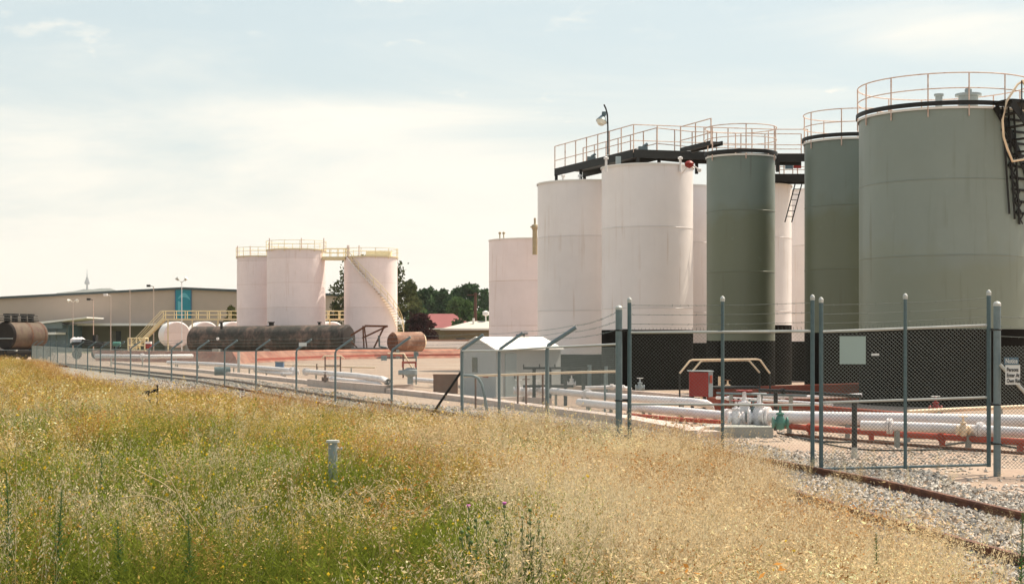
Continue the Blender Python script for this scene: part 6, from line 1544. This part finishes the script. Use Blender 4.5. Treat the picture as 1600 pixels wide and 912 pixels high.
# arching dry stems
def arch(label, pts, Z):
    P = [Vector(W(px, py, Z)) for px, py in pts]
    C = cat3(P); MB().tube(C, .0038, 5).build('dry_stalk', 'dry_stem', label=label, cat='dry stalk', group='bare dry stalks arching over the weeds')
def cat3(P, n=6):
    A = cat([tuple(p) for p in P], n); return [tuple(a) for a in A]
arch('pale bare stalk arching flat across the left foreground', ((185, 778), (230, 774), (270, 790), (300, 830)), 9.6)
arch('bare stalk curving to the right in the left foreground', ((345, 820), (360, 802), (385, 794), (420, 788)), 9.8)
arch('long pale stalk bending from upper left to lower right in mid field', ((245, 700), (262, 740), (290, 790), (320, 830)), 9.9)
arch('thin pale stalk crossing the middle of the left field', ((275, 770), (250, 752), (215, 735), (205, 728)), 10.6)
# thistles
def thistle(label, px, Z, top_py, seed, flower):
    r = random.Random(seed); x = WX(px, Z); g = float(field_h(np.array([x]), np.array([Z]))[0]); zt = WZ(top_py, Z); H = zt - g
    t = thing('thistle', label, 'thistle', (x, Z, g), 'thistles in the middle foreground')
    b = MB(); heads = []
    b.tube([(x, Z, g - .02), (x + .01, Z, g + H * .55), (x, Z, zt - .02)], [.004, .0035, .003], 6); heads.append((x, Z, zt))
    for k in range(r.randint(2, 4)):
        a = r.uniform(0, 2 * PI); q = r.uniform(.35, .65); e = (x + math.cos(a) * .06, Z + math.sin(a) * .05, g + H * r.uniform(.72, .95)); b.tube([(x, Z, g + H * q), ((x + e[0]) / 2 + math.cos(a) * .01, (Z + e[1]) / 2, (g + H * q + e[2]) / 2), e], [.003, .0025, .002], 5); heads.append(e)
    b.build('stem', 'weed_stem', t)
    V = []; T = []
    for k in range(110):
        q = r.uniform(.05, .8); a = k * 2.4; l = r.uniform(.05, .12) * (1.1 - q); p = np.array([x, Z, g + H * q]); e = np.array([math.cos(a), math.sin(a), r.uniform(.1, .7)]); f_ = np.array([-math.sin(a), math.cos(a), 0]) * l * .2
        V += [p, p + e * l * .5 + f_, p + e * l, p + e * l * .5 - f_]; T += [np.array((.05, .10, .03)) * r.uniform(.8, 1.3)] * 4
    np_mesh('leaves', np.array(V), np.arange(len(V)).reshape(-1, 4), weed_m, np.array(T), parent=t)
    for i, h in enumerate(heads):
        hb = MB().lathe(h[0], h[1], [(.002, h[2] - .016), (.010, h[2] - .010), (.012, h[2]), (.008, h[2] + .008), (.002, h[2] + .010)], 10).build('seed_head', 'weed_stem', t)
        if flower and i == 0: MB().lathe(h[0], h[1], [(.006, h[2] + .006), (.016, h[2] + .022), (.012, h[2] + .027), (.001, h[2] + .024)], 10).build('purple_flower', 'thistle_purple', hb)
mat('thistle_purple', (.48, .12, .38), .8)
for px, Z, top, s, f_, lab in ((732, 10.3, 794, 1, True, 'thistle with a purple flower, left one of the flowering pair'), (788, 10.2, 790, 2, True, 'thistle with a purple flower, right one of the flowering pair'), (744, 10.0, 812, 3, False, 'thistle without flower just right of the left flowering one'),
                               (762, 9.5, 815, 4, False, 'low budded thistle midway between the two flowering ones'), (816, 10.1, 808, 5, False, 'budded thistle just right of the flowering pair'), (828, 10.1, 796, 6, False, 'tallest budded thistle at the right of the clump'), (842, 10.2, 814, 7, False, 'rightmost budded thistle beside pale dry grass'), (722, 9.4, 830, 8, False, 'lowest budded thistle at the left of the clump')):
    thistle(lab, px, Z, top, s, f_)
# ------------------------------------------------------------------ air
hz = bpy.data.materials.new('haze_air'); hz.use_nodes = True
N = hz.node_tree.nodes; L = hz.node_tree.links
for n in list(N): N.remove(n)
out = N.new('ShaderNodeOutputMaterial'); pv = N.new('ShaderNodeVolumePrincipled')
pv.inputs['Color'].default_value = (1.0, .985, .94, 1); pv.inputs['Density'].default_value = HAZE; pv.inputs['Anisotropy'].default_value = .2
L.new(pv.outputs[0], out.inputs['Volume'])
if HAZE > 0:
    MB().box(-9600, -200, -4, 9600, 9600, 420).build('haze', hz, kind='stuff', label='thin pale summer haze over the yard and the distant hill', cat='haze')
